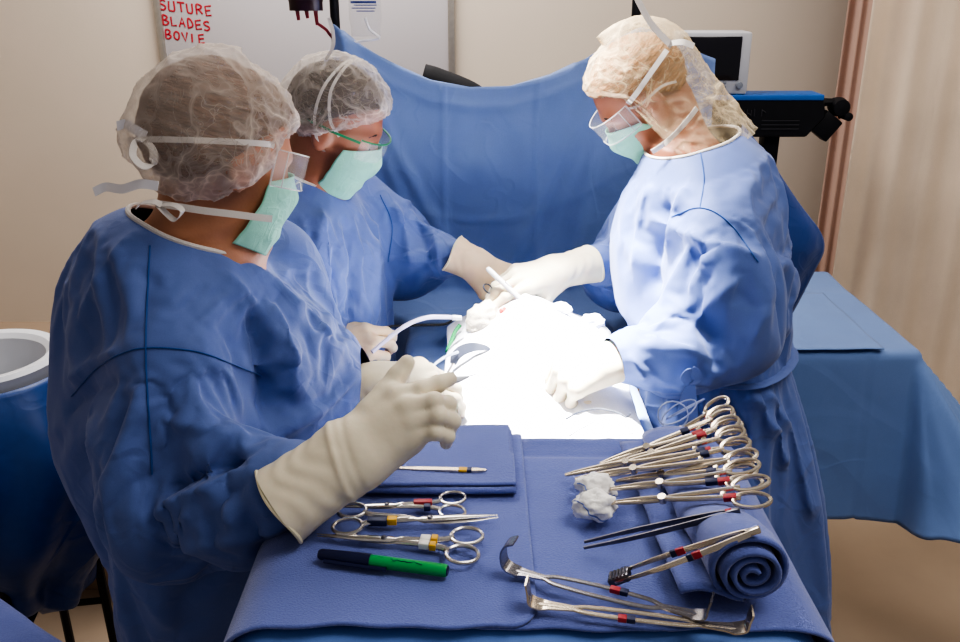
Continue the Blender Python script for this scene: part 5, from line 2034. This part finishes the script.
# left hand over the field, right hand by the tubing
gl2 = glove('glove', at_y(474, 264, 1.742), at_y(514, 284, 1.73) - at_y(468, 261, 1.745), (.25, -.55, .75), -1,
            [(40, 35, 20), (46, 40, 25), (52, 45, 30), (56, 45, 30)], [0, -1, -3, -6],
            [(.020, .026, -.014), (.050, .042, -.026), (.078, .040, -.036), (.100, .030, -.042)], .055, M['glove_tan'], .92, wr=(.030, .035))
attach(gl2, p2)
gl2r = glove('glove', at_y(318, 352, 1.46), Vector((.9, .15, .06)), (-.1, -.75, .6), 1,
            [(35, 30, 20), (42, 40, 25), (48, 45, 30), (50, 45, 30)], [0, 0, -3, -6],
            [(.020, .026, -.014), (.048, .040, -.018), (.072, .044, -.018), (.094, .042, -.018)], .05, M['glove_tan'], .95, wr=(.028, .031))
attach(gl2r, p2)
def edge2(az):
    return float(np.interp(abs(az), [0, 40, 70, 95, 120, 150, 180], [20, 10, -12, -36, -46, -46, -44]))
hair2 = hw(make_hair('hair', lambda az: float(np.interp(abs(az), [0, 45, 75, 100, 130, 180], [32, 26, 8, -12, -28, -30])), M['hair']), H2, R2); attach(hair2, p2)
cap2 = hw(make_cap('bouffant_cap', edge2, lambda az, el: .009 + .006 * math.sin(math.radians(el)) + .014 * math.exp(-((el + 15) / 20) ** 2) * (abs(az) > 65), M['cap'], 8, nu=120, nv=60), H2, R2); attach(cap2, p2)
mk2 = hw(make_mask('face_mask', M['mask'], 5, 68, 80), H2, R2); attach(mk2, p2)
face_details(p2, H2, R2)
goggles(p2, H2, R2, 'green')
for pts, w in (([(-64, -14, .008), (-82, 2, .016), (-95, 30, .022), (-100, 60, .020), (-120, 84, .018)], .006), ([(-66, -52, .008), (-88, -30, .014), (-100, 0, .020), (-105, 30, .024), (-110, 62, .020), (-150, 84, .018)], .006)):
    s = hw(strap_on_head('mask_tie', pts, w, M['strap']), H2, R2); attach(s, p2)
s = ribbon3('upright_tie', [at_y(320, 74, 1.60), at_y(326, 60, 1.60), at_y(333, 46, 1.60), at_y(333, 32, 1.60), at_y(329, 18, 1.60)], .006, M['strap'], side=(1, .2, 0)); attach(s, p2)

# ------------------------------------------------------------------ person at right, facing the field
H3 = at_t(642, 96, 1.64)
R3 = basis(184, 45, 0)
nk3 = Vector((.365, 1.61, 1.42))
sh3n, el3n = Vector((.395, 1.43, 1.325)), at_y(727, 324, 1.40)
wr3n = at_y(612, 361, 1.33)
sh3f, el3f = Vector((.37, 1.77, 1.30)), Vector((.30, 1.85, 1.15))
wr3f = at_y(588, 267, 1.72)
tor3 = ([.80, .95, 1.1, 1.22, 1.32, 1.39, 1.43], [.46, .45, .43, .41, .395, .38, .365], [1.60] * 7, [.11, .09, .09, .10, .09, .07, .05], [.13, .11, .12, .13, .12, .085, .055], 0)
p3 = person_body('person', 'person in brightly lit cap and gown at right, head bowed over the field', H3, R3, nk3, (.50, 1.60, .86),
                 [(sh3n, el3n, wr3n), (sh3f, el3f, wr3f)], [(.53, 1.50, (0, -1, 0)), (.53, 1.71, (0, 1, 0))], M['skin_brown'], tor3)
clog(p3, .53, 1.50, PI); clog(p3, .53, 1.71, PI)
z3 = [.50, .62, .80, .95, 1.04, 1.15, 1.27, 1.345, 1.41, 1.45]
x3c = [.545, .53, .505, .475, .455, .43, .41, .40, .385, .372]
y3c = [1.60] * 10
rx3 = [.205, .195, .175, .148, .130, .150, .160, .138, .105, .08]
ry3 = [.215, .21, .20, .18, .165, .19, .20, .19, .135, .088]
def skew3(P):
    f_ = -(P[..., 0] - .372)
    k = np.clip((P[..., 2] - 1.26) / .15, 0, 1)
    Q = P.copy(); Q[..., 2] = P[..., 2] + .30 * f_ * k * k * (3 - 2 * k)
    return Q
def g3(P):
    d = f_loft(skew3(P), z3, x3c, y3c, rx3, ry3)
    ax = (wr3n - el3n).normalized(); ay = (wr3f - el3f).normalized()
    m_ = sh3n.lerp(el3n, .55)
    sl = f_chain(P, [sh3n + Vector((.0, .04, -.02)), m_, el3n], [.088, .092, .078], .04)
    sl = smin(sl, f_chain(P, [el3n, el3n.lerp(wr3n, .5) + Vector((0, 0, -.01)), wr3n - ax * .01], [.078, .068, .042], .03), .03)
    d = smin(d, sl, .028)
    d = smin(d, f_chain(P, [sh3f, el3f, wr3f - ay * .015], [.085, .075, .037], .03), .035)
    # pleats of the skirt below the tied waist
    ang = np.arctan2(P[..., 1] - 1.60, P[..., 0] - .48)
    d = d - .012 * np.sin(ang * 11 + 3 * np.sin(ang * 2)) * np.clip((1.04 - P[..., 2]) / .15, 0, 1) * np.clip(1.0 - np.abs(d) / .1, 0, 1)
    return d
ax3n = (wr3n - el3n).normalized(); ax3f = (wr3f - el3f).normalized()
def keep3(c):
    q = skew3(c)
    k = (c[:, 2] > .515)
    k &= ~((q[:, 2] > 1.444) & (np.hypot(c[:, 0] - .372, c[:, 1] - 1.60) < .125))
    for w, a in ((wr3n, ax3n), (wr3f, ax3f)):
        k &= ~past_cuff(c, w, a, -.004, .06)
    return k
def pin3(v):
    p = np.zeros(len(v), np.float32)
    p[skew3(v)[:, 2] > 1.40] = 1
    for w in (wr3n, wr3f): p[np.linalg.norm(v - np.array(w), axis=1) < .06] = 1
    p[np.abs(v[:, 2] - 1.05) < .012] = np.maximum(p[np.abs(v[:, 2] - 1.05) < .012], .8)
    return p
folds3 = [
    ([(668, 190), (660, 230), (654, 270), (658, 300)], -.014, .014), ([(650, 180), (640, 230), (634, 280)], .008, .014),
    ([(690, 180), (676, 215), (668, 260)], .010, .012), ([(672, 225), (700, 240), (735, 250), (765, 262)], .008, .010),
    ([(690, 225), (705, 250), (715, 275)], .007, .009), ([(725, 245), (700, 275), (690, 300)], .008, .010),
    ([(745, 270), (715, 300), (690, 330)], .009, .012), ([(660, 315), (690, 320), (720, 345)], -.008, .010),
    ([(640, 335), (665, 345), (700, 352)], .009, .010), ([(625, 350), (640, 370), (650, 380)], .009, .008),
    ([(612, 345), (618, 365), (632, 380)], -.006, .008),
    ([(700, 395), (712, 430), (722, 470)], .014, .012), ([(740, 380), (765, 420), (785, 470)], .016, .013), ([(755, 375), (790, 440), (812, 520)], .012, .012),
    ([(720, 390), (745, 440), (765, 500)], -.012, .012), ([(690, 400), (694, 430), (690, 460)], -.010, .010),
    ([(770, 300), (755, 330), (745, 350)], .008, .012), ([(715, 350), (725, 362), (722, 375)], .006, .008),
]
seams3 = [[(668, 218), (700, 208), (728, 222), (758, 262)], [(700, 150), (704, 180), (700, 208)]]
gown3, gv3, gf3, gt3 = make_gown(p3, g3, (.05, 1.20, .48), (.82, 2.10, 1.50), keep3, pin3, lambda P: np.minimum(g3(P) + .024, f_cone(P, sh3n, el3n, .062, .05)), folds3, seams3, M['gown'], sim=SIM)
ring_cut('neck_binding', gv3, gf3, gown3, M['strap'], lambda p: p[2] > 1.30 and abs(p[0] - .372) < .2 and abs(p[1] - 1.60) < .15, .003)
# waist tie
def waist():
    pts = []
    for a in np.linspace(0, 2 * PI, 72, endpoint=False):
        d = Vector((math.cos(a), math.sin(a), 0))
        z = 1.05 + .012 * math.cos(a)
        o = Vector((.46, 1.60, z)) + d * .6
        r = gt3.ray_cast(o, -d)
        if r[0] is not None and (r[0] - Vector((.46, 1.6, z))).length < .3: pts.append(r[0] + d * .004)
    MBx = MB()
    MBx.tube(pts, .012, 8, closed=True, flat=(1.0, .25), up=(0, 0, 1))
    o = MBx.build('waist_tie', M['gown']); attach(o, p3)
    k = trace(gt3, [(690, 384), (694, 388)], 2)
    if k:
        p = k[0][0]
        for pts in ([(0, -.004, 0), (-.012, -.012, .018), (-.002, -.014, .03), (.01, -.01, .014), (.002, -.004, 0)], [(0, -.004, 0), (.006, -.012, -.04), (.012, -.012, -.09)], [(0, -.004, 0), (-.012, -.012, -.035), (-.010, -.014, -.075)]):
            attach(ribbon3('tie_end', [p + Vector(q) for q in pts], .014, M['gown'], side=(.9, .1, .2)), p3)
waist()
# loose back panel of the gown standing away from the back
def flap(u, v):
    top0, top1 = at_y(728, 150, 1.60), at_y(740, 124, 1.68)
    mid0, mid1 = at_y(770, 240, 1.60), at_y(834, 243, 1.70)
    bot0, bot1 = at_y(748, 335, 1.60), at_y(776, 340, 1.70)
    a = top0.lerp(top1, u); b = mid0.lerp(mid1, u); c = bot0.lerp(bot1, u)
    tv = .48
    k = .10
    if v < tv - k: p = a.lerp(b, v / tv)
    elif v > tv + k: p = b.lerp(c, (v - tv) / (1 - tv))
    else:
        q0, q1 = a.lerp(b, (tv - k) / tv), b.lerp(c, k / (1 - tv)); t = (v - tv + k) / (2 * k)
        p = q0 * (1 - t) ** 2 + b * 2 * t * (1 - t) + q1 * t * t
    p += Vector((.006 * math.sin(9 * u + 4 * v), 0, .004 * math.sin(14 * v)))
    return p
fl = grid_mesh('back_panel', 30, 60, flap, M['gown_shade']); solidify(fl, .0015); attach(fl, p3)

gl3f = glove('glove', at_y(558, 271, 1.70), at_y(515, 281, 1.65) - at_y(575, 268, 1.715), (-.15, -.45, .9), 1,
            [(14, 28, 18), (22, 38, 25), (30, 42, 28), (36, 44, 30)], [0, -1, -3, -6],
            [(.020, .026, -.016), (.048, .040, -.030), (.078, .034, -.040), (.102, .022, -.044)], .085, M['glove'], .98, wr=(.029, .033))
attach(gl3f, p3)
gl3n = glove('glove', wr3n - (wr3n - el3n).normalized() * .004, (wr3n - el3n).normalized() + Vector((0, .3, -.12)), (-.1, -.4, .85), -1,
            [(55, 55, 35), (60, 60, 38), (64, 60, 40), (66, 60, 40)], [0, 0, -3, -6],
            [(.020, .024, -.018), (.042, .036, -.034), (.062, .030, -.044), (.078, .016, -.048)], .05, M['glove'], .92, wr=(.028, .030))
attach(gl3n, p3)
def edge3(az):
    return float(np.interp(abs(az), [0, 40, 65, 85, 105, 130, 180], [28, 22, -2, -52, -66, -70, -72]))
def puff3(az, el):
    return .009 + .022 * max(0, -math.cos(math.radians(az))) + .024 * max(0, -el / 60) * (abs(az) > 75) + .006 * math.sin(math.radians(el))
def sag3(az, el, v):
    k = max(0, -math.cos(math.radians(az))) * max(0, (v - .6) / .4)
    return Vector((-.060 * k, 0, -.012 * k))
hair3 = hw(make_hair('hair', lambda az: float(np.interp(abs(az), [0, 45, 75, 100, 130, 180], [30, 24, 5, -22, -40, -42])), M['hair_gold']), H3, R3); attach(hair3, p3)
def ring3(az):
    a = math.radians(az + 184)
    r = .078 + .030 * max(0, -math.cos(math.radians(az)))
    back = max(0, -math.cos(math.radians(az)))
    return Vector((.378 + r * math.cos(a), 1.61 + r * math.sin(a), 1.425 + .055 * back + .010 * math.cos(math.radians(az))))
def edge3h(az):
    return float(np.interp(abs(az), [0, 40, 65, 85, 100], [28, 22, 2, -50, -60]))
cap3 = hw(make_hood('bouffant_cap', H3, R3, edge3h, lambda az, el: .009 + .020 * max(0, -math.cos(math.radians(az))), ring3, M['cap_dense'], 15), H3, R3); attach(cap3, p3)
mk3 = hw(make_mask('face_mask', M['mask'], 9, 68, 116), H3, R3); attach(mk3, p3)
face_details(p3, H3, R3)
goggles(p3, H3, R3, 'clear')
for pts in ([(626, 106), (636, 94), (650, 74), (667, 50)], [(652, 152), (664, 144), (678, 131), (690, 117), (697, 108)]):
    P_ = []
    tr3 = bvh_np(np.array([cap3.matrix_world @ v.co for v in cap3.data.vertices], np.float32), quads_of(cap3))
    for q in catmull([Vector((x, y, 0)) for x, y in pts], 4):
        r = tr3.ray_cast(Vector((0, 0, CAMZ)), ray(q.x, q.y).normalized())
        P_.append(r[0] - ray(q.x, q.y).normalized() * .004 if r[0] is not None else at_y(q.x, q.y, 1.53))
    s = ribbon3('mask_tie', P_, .009, M['strap'], side=(-.6, -.2, .6) if pts[0][0] > 640 else (.8, -.2, -.5), sub=2); attach(s, p3)
s = ribbon3('upright_tie', [at_y(672, 46, 1.60), at_y(660, 34, 1.59), at_y(650, 22, 1.58), at_y(642, 8, 1.58), at_y(636, -4, 1.58)], .011, M['strap'], side=(.8, .3, .5)); attach(s, p3)
s = ribbon3('upright_tie', [at_y(668, 44, 1.60), at_y(682, 42, 1.585), at_y(694, 46, 1.58)], .010, M['strap'], side=(.3, .3, .9)); attach(s, p3)

# ================================================================== operating field
ot = empty('operating_table', 'operating table hidden under the drapes between the three people', 'table', (0.06, 1.55, 0))
MB().box((0, 0, 0.81), (0.36, 0.8, 0.07), 0.02).build('table_pad', M['black_soft'], ot)
MB().box((0, 0, 0.765), (0.38, 0.82, 0.02), 0.004).build('table_top', M['alu'], ot)
MB().box((0, 0.1, 0.42), (0.16, 0.22, 0.68), 0.02).build('column', M['alu'], ot)
MB().box((0, 0.1, 0.05), (0.34, 0.55, 0.1), 0.03).build('base', M['dark_metal'], ot)
# covered body under the sheets: low rounded bulk so that the drapes rest on something
bd = MB()
bd.lathe([(0.0, -0.42), (0.11, -0.41), (0.15, -0.36), (0.165, 0.0), (0.15, 0.34), (0.11, 0.38), (0, 0.385)], 40, (0, 0, 0), 'Y')
cv = bd.build('covered_bulk', M['screen'])
cv.scale = (1, 1, 0.42); cv.location = (0.06, 1.55, 0.92)
setprops(cv, 'rounded bulk of the covered patient under the blue and white drapes', 'patient')

M['white_drape'] = fabric('white_field_drape', '#e4e6ee', 0.9, weave=600, wstr=0.1, crease=0.1, cscale=9, var=0.02)
M['wrap'] = fabric('cream_gauze_wrap', '#e6dccb', 0.95, weave=420, wstr=0.4, crease=0.3, cscale=30, var=0.05)
M['tissue'] = mat('red_tissue', '#b0453f', 0.3, noise=0.3, nscale=200)
M['lilac_tube'] = mat('pale_lilac_tubing', '#d6cfe6', 0.3, noise=0.03)
M['grey_cord'] = mat('grey_cord', '#8d96a8', 0.4, noise=0.05)
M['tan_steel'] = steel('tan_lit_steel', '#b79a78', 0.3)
fx0, fx1 = -0.062, 0.258
fy0, fy1 = 1.125, 1.74
def field_z(x, y):
    hump = 0.088 * math.exp(-((x - 0.095 - (y - 1.58) * -.1) / 0.105) ** 2 - ((y - 1.60) / 0.17) ** 2)
    side = 0.05 * math.exp(-((x - 0.20) / 0.06) ** 2 - ((y - 1.47) / 0.10) ** 2)
    n = 0.006 * noise3((x, y, 0), 9, 3) + 0.004 * noise3((x, y, 1), 21, 7)
    ridge = 0.006 * math.exp(-((x - 0.03 - 0.5 * (y - 1.2)) / 0.012) ** 2) + 0.006 * math.exp(-((x - 0.19 + 0.25 * (y - 1.2)) / 0.010) ** 2)
    return 1.062 + hump + side + n + ridge
def field_fn(u, v):
    x = fx0 + (fx1 - fx0) * u; y = fy0 + (fy1 - fy0) * v
    x += 0.012 * noise3((u * 3, v * 3, 2), 1.2, 5)
    z = field_z(x, y)
    e = min(u, 1 - u) / 0.12
    if e < 1: z -= 0.012 * (1 - e) ** 2
    if v > .9: z -= 0.03 * ((v - .9) / .1) ** 2
    if v < .06: z -= 0.008 * ((.06 - v) / .06) ** 2
    return (x, y, z)
fd = grid_mesh('field_drape', 110, 150, field_fn, M['white_drape'])
solidify(fd, 0.002)
setprops(fd, 'white surgical drape glowing under the lamp, heaped over the patient', 'drape')

# wrapped lump with a small red opening, held up in the middle of the field
wc = at_y(484, 322, 1.60)
wl = empty('wrapped_limb', 'cream gauze wrapped lump rising from the field below the hands', 'gauze', (wc.x, wc.y, 1.075))
def wrap_fn(u, v):
    a = 2 * PI * u; b = PI * v
    d = Vector((math.cos(a) * math.sin(b), math.sin(a) * math.sin(b), -math.cos(b)))
    r = 1 + .14 * noise3(d, 1.7, 2) + .07 * noise3(d, 4.5, 8) + .02 * math.sin(16 * b + 2 * math.sin(a))
    top = max(0, d.z)
    return (d.x * (.036 - .006 * top) * r + .004 * top, d.y * .034 * r, max(0.0, .028 + d.z * .042 * r))
grid_mesh('gauze_wrap', 56, 44, wrap_fn, M['wrap'], wl, closed_u=True)
ti = at_y(503, 311, 1.585)
bm = bmesh.new(); bmesh.ops.create_icosphere(bm, subdivisions=3, radius=0.0075)
for v in bm.verts: v.co *= 1 + .3 * noise3(v.co, 130, 2)
o = bm_obj('red_tissue', bm, M['tissue'], wl); o.location = ti - wl.location

def cord(name, label, cat, pts, r, m, n=8, group=None):
    o = MB().tube(catmull(pts, 8), r, n).build(name, m)
    return setprops(o, label, cat, group)

# pale suction tube and black cord coming out behind the nearest person
t_pts = [at_y(372, 352, 1.45), at_y(385, 341, 1.47), at_y(405, 326, 1.50), at_y(425, 318, 1.53), at_y(445, 317, 1.56), at_y(457, 318, 1.57)]
tube = empty('suction_tube', 'pale lilac suction tube arching from the hand towards the field', 'tube', t_pts[0])
MB().tube(catmull([p - t_pts[0] for p in t_pts], 8), 0.0040, 10).build('hose', M['lilac_tube'], tube)
MB().tube([t_pts[-2] + (t_pts[-1] - t_pts[-2]) * .6 - t_pts[0], t_pts[-1] + Vector((.008, 0, 0)) - t_pts[0]], [.0052, .0044], 10).build('connector', M['white_plastic'], tube)
MB().tube(catmull([Vector((.004, 0, .004)), at_y(388, 337, 1.47) - t_pts[0], at_y(389, 335, 1.47) - t_pts[0]], 4), 0.0016, 6).build('hose_tip', M['lilac_tube'], tube)
cord('black_cord', 'thin black cord running under the pale suction tube', 'cord',
     [at_y(366, 338, 1.52), at_y(374, 330, 1.54), at_y(395, 326, 1.57), at_y(425, 325, 1.60), at_y(445, 324, 1.61), at_y(458, 317, 1.61)], 0.0026, M['black'])
cord('grey_cord', 'thin grey cord curling up beside the fingers towards the dark hook', 'cord',
     [at_y(424, 380, 1.36), at_y(433, 366, 1.42), at_y(445, 357, 1.45), at_y(458, 352, 1.47)], 0.0024, M['grey_cord'])
cord('suture_strand', 'thin grey strand curved on the white drape behind the tray edge', 'suture',
     [at_z(566, 419, 1.088), at_z(580, 412, 1.09), at_z(600, 409, 1.091), at_z(618, 413, 1.091), at_z(626, 417, 1.09), at_z(630, 414, 1.09)], 0.0016, M['hook_grey'])
# dark curved hook retractor
hk = [at_y(453, 364, 1.46), at_y(456, 356, 1.47), at_y(463, 350, 1.48), at_y(474, 347, 1.49), at_y(486, 348, 1.49), at_y(490, 350, 1.49)]
ro = empty('hook_retractor', 'dark grey curved retractor blade lying on the white drape', 'retractor', hk[0])
P_ = catmull([p - hk[0] for p in hk], 5)
MB().ribbon(P_, [.006 + .013 * math.sin(PI * min(1, i / len(P_) + .15)) for i in range(len(P_))], .002, (.1, .6, .8)).build('blade', M['hook_grey'], ro)
MB().tube([P_[0], P_[0] + Vector((-.012, -.03, -.012))], .003, 8).build('stem', M['steel'], ro)
cord('green_cord', 'short green cord tucked beside the cream wrapped lump', 'cord', [at_y(447, 352, 1.56), at_y(451, 342, 1.58), at_y(455, 332, 1.60), at_y(460, 325, 1.61)], 0.004, M['green'])

# white pencil in the right hand person's fingers
a, b = at_y(487, 268, 1.63), at_y(531, 309, 1.60)
pn = empty('cautery_pencil', 'white cautery pencil held between the two gloved hands', 'pencil')
L = (b - a).length
MB().lathe([(0, 0), (.004, 0), (.0052, .006), (.0052, L * .8), (.0036, L * .96), (0, L * .96)], 16, axis='X').build('barrel', M['white_plastic'], pn)
MB().lathe([(0, L * .95), (.0016, L * .95), (.001, L * 1.12), (0, L * 1.12)], 10, axis='X').build('tip', M['steel'], pn)
MB().box((L * .45, 0, .0054), (.016, .004, .002), .0006).build('button', M['monitor'], pn)
place2(pn, a, b)
# dark scissors in the middle person's hand
scissors('dark scissors pointing down from the middle person tan gloved hand', at_y(521, 332, 1.60), at_y(489, 284, 1.66), [], m=M['hook_grey'], curve=.004)
# tan forceps standing in the opening
tweezers2 = empty('held_forceps', 'tan lit forceps standing upright in the wrapped lump', 'forceps')
a, b = at_y(502, 316, 1.585), at_y(497, 348, 1.55)
L = (b - a).length
for s in (1, -1):
    MB().ribbon(catmull([(0, s * .001, 0), (L * .5, s * .003, 0), (L, s * .0055, 0)], 5), [.003 + .0005 * i for i in range(11)], .0014, (0, 0, 1)).build('tine', M['tan_steel'], tweezers2)
place2(tweezers2, a, b, 0, 1, Vector((0, -1, .2)))
gauze2 = []
def lump(label, px, py, Y, sz, seed):
    p = at_y(px, py, Y)
    o = empty('gauze_sponge', label, 'gauze', (p.x, p.y, field_z(p.x, p.y) - .004))
    def fn(u, v):
        a = 2 * PI * u; b_ = PI * v
        d = Vector((math.cos(a) * math.sin(b_), math.sin(a) * math.sin(b_), -math.cos(b_)))
        r = 1 + .3 * noise3(d, 1.8, seed) + .12 * noise3(d, 5, seed)
        return (d.x * sz * 1.3 * r, d.y * sz * r, max(0, .5 * sz + d.z * sz * .7 * r))
    grid_mesh('gauze_wad', 36, 24, fn, M['white_drape'], o, closed_u=True)
lump('crumpled white gauze on the lit drape nearest the right hand person', 592, 330, 1.52, .018, 3)
lump('crumpled white gauze on the crest of the lit drape', 560, 318, 1.58, .016, 6)
# white tip in the nearest person's fingers
a, b = at_t(447, 382, 1.03), at_t(468, 377, 1.06)
kn = empty('scalpel', 'small scalpel with white tip between the nearest fingers', 'scalpel')
L = (b - a).length
MB().tube([(-.06, 0, 0), (0, 0, 0)], .0026, 8).build('handle', M['steel'], kn)
MB().lathe([(0, -.004), (.0042, -.004), (.0040, L * .5), (.0016, L), (0, L)], 12, axis='X').build('guard', M['white_plastic'], kn)
MB().plate([(L * .8, -.001), (L * 1.5, .0012), (L * 1.45, .002), (L * .8, .0016)], 0, .0008).build('blade', M['steel'], kn)
place2(kn, a, b)

# ================================================================== light
wd = bpy.data.worlds.new('room_ambient')
SC.world = wd
wd.use_nodes = True
nt = wd.node_tree
bg = nt.nodes['Background']
bg.inputs['Color'].default_value = (1.0, 0.96, 0.98, 1)
bg.inputs['Strength'].default_value = 0.21

def area(name, loc, target, size, power, color=(1, 1, 1), sy=None):
    d = bpy.data.lights.new(name, 'AREA')
    d.energy = power
    d.size = size
    if sy:
        d.shape = 'RECTANGLE'; d.size_y = sy
    d.color = color
    o = bpy.data.objects.new(name, d)
    COL.objects.link(o)
    o.location = loc
    o.rotation_euler = (Vector(target) - Vector(loc)).to_track_quat('-Z', 'Y').to_euler()
    return o

def spot(name, loc, target, power, angle, blend, radius, color=(1, 1, 1)):
    d = bpy.data.lights.new(name, 'SPOT')
    d.energy = power
    d.spot_size = math.radians(angle)
    d.spot_blend = blend
    d.shadow_soft_size = radius
    d.color = color
    o = bpy.data.objects.new(name, d)
    COL.objects.link(o)
    o.location = loc
    o.rotation_euler = (Vector(target) - Vector(loc)).to_track_quat('-Z', 'Y').to_euler()
    return o

area('ceiling_panel_light', (-0.5, 2.6, 2.75), (-0.5, 2.75, 0), 1.2, 36, (1.0, 0.95, 0.9))
area('ceiling_panel_light', (0.95, 0.75, 2.75), (0.5, 0.95, 0.6), 1.0, 17, (1.0, 0.95, 0.9))
area('ceiling_panel_light', (1.55, 2.1, 2.7), (1.6, 2.6, 1.0), 0.6, 8, (1.0, 0.9, 0.76))
spot('surgical_lamp', (-0.12, 1.58, 2.75), (0.15, 1.41, 1.1), 2200, 16, 0.4, 0.10, (1.0, 0.97, 0.93))
spot('surgical_lamp', (-0.42, 1.78, 2.55), (0.30, 1.58, 1.32), 400, 19, 0.6, 0.10, (1.0, 0.97, 0.93))
SC.view_settings.view_transform = 'AgX'
SC.view_settings.look = 'AgX - High Contrast'
SC.view_settings.exposure = 0.3
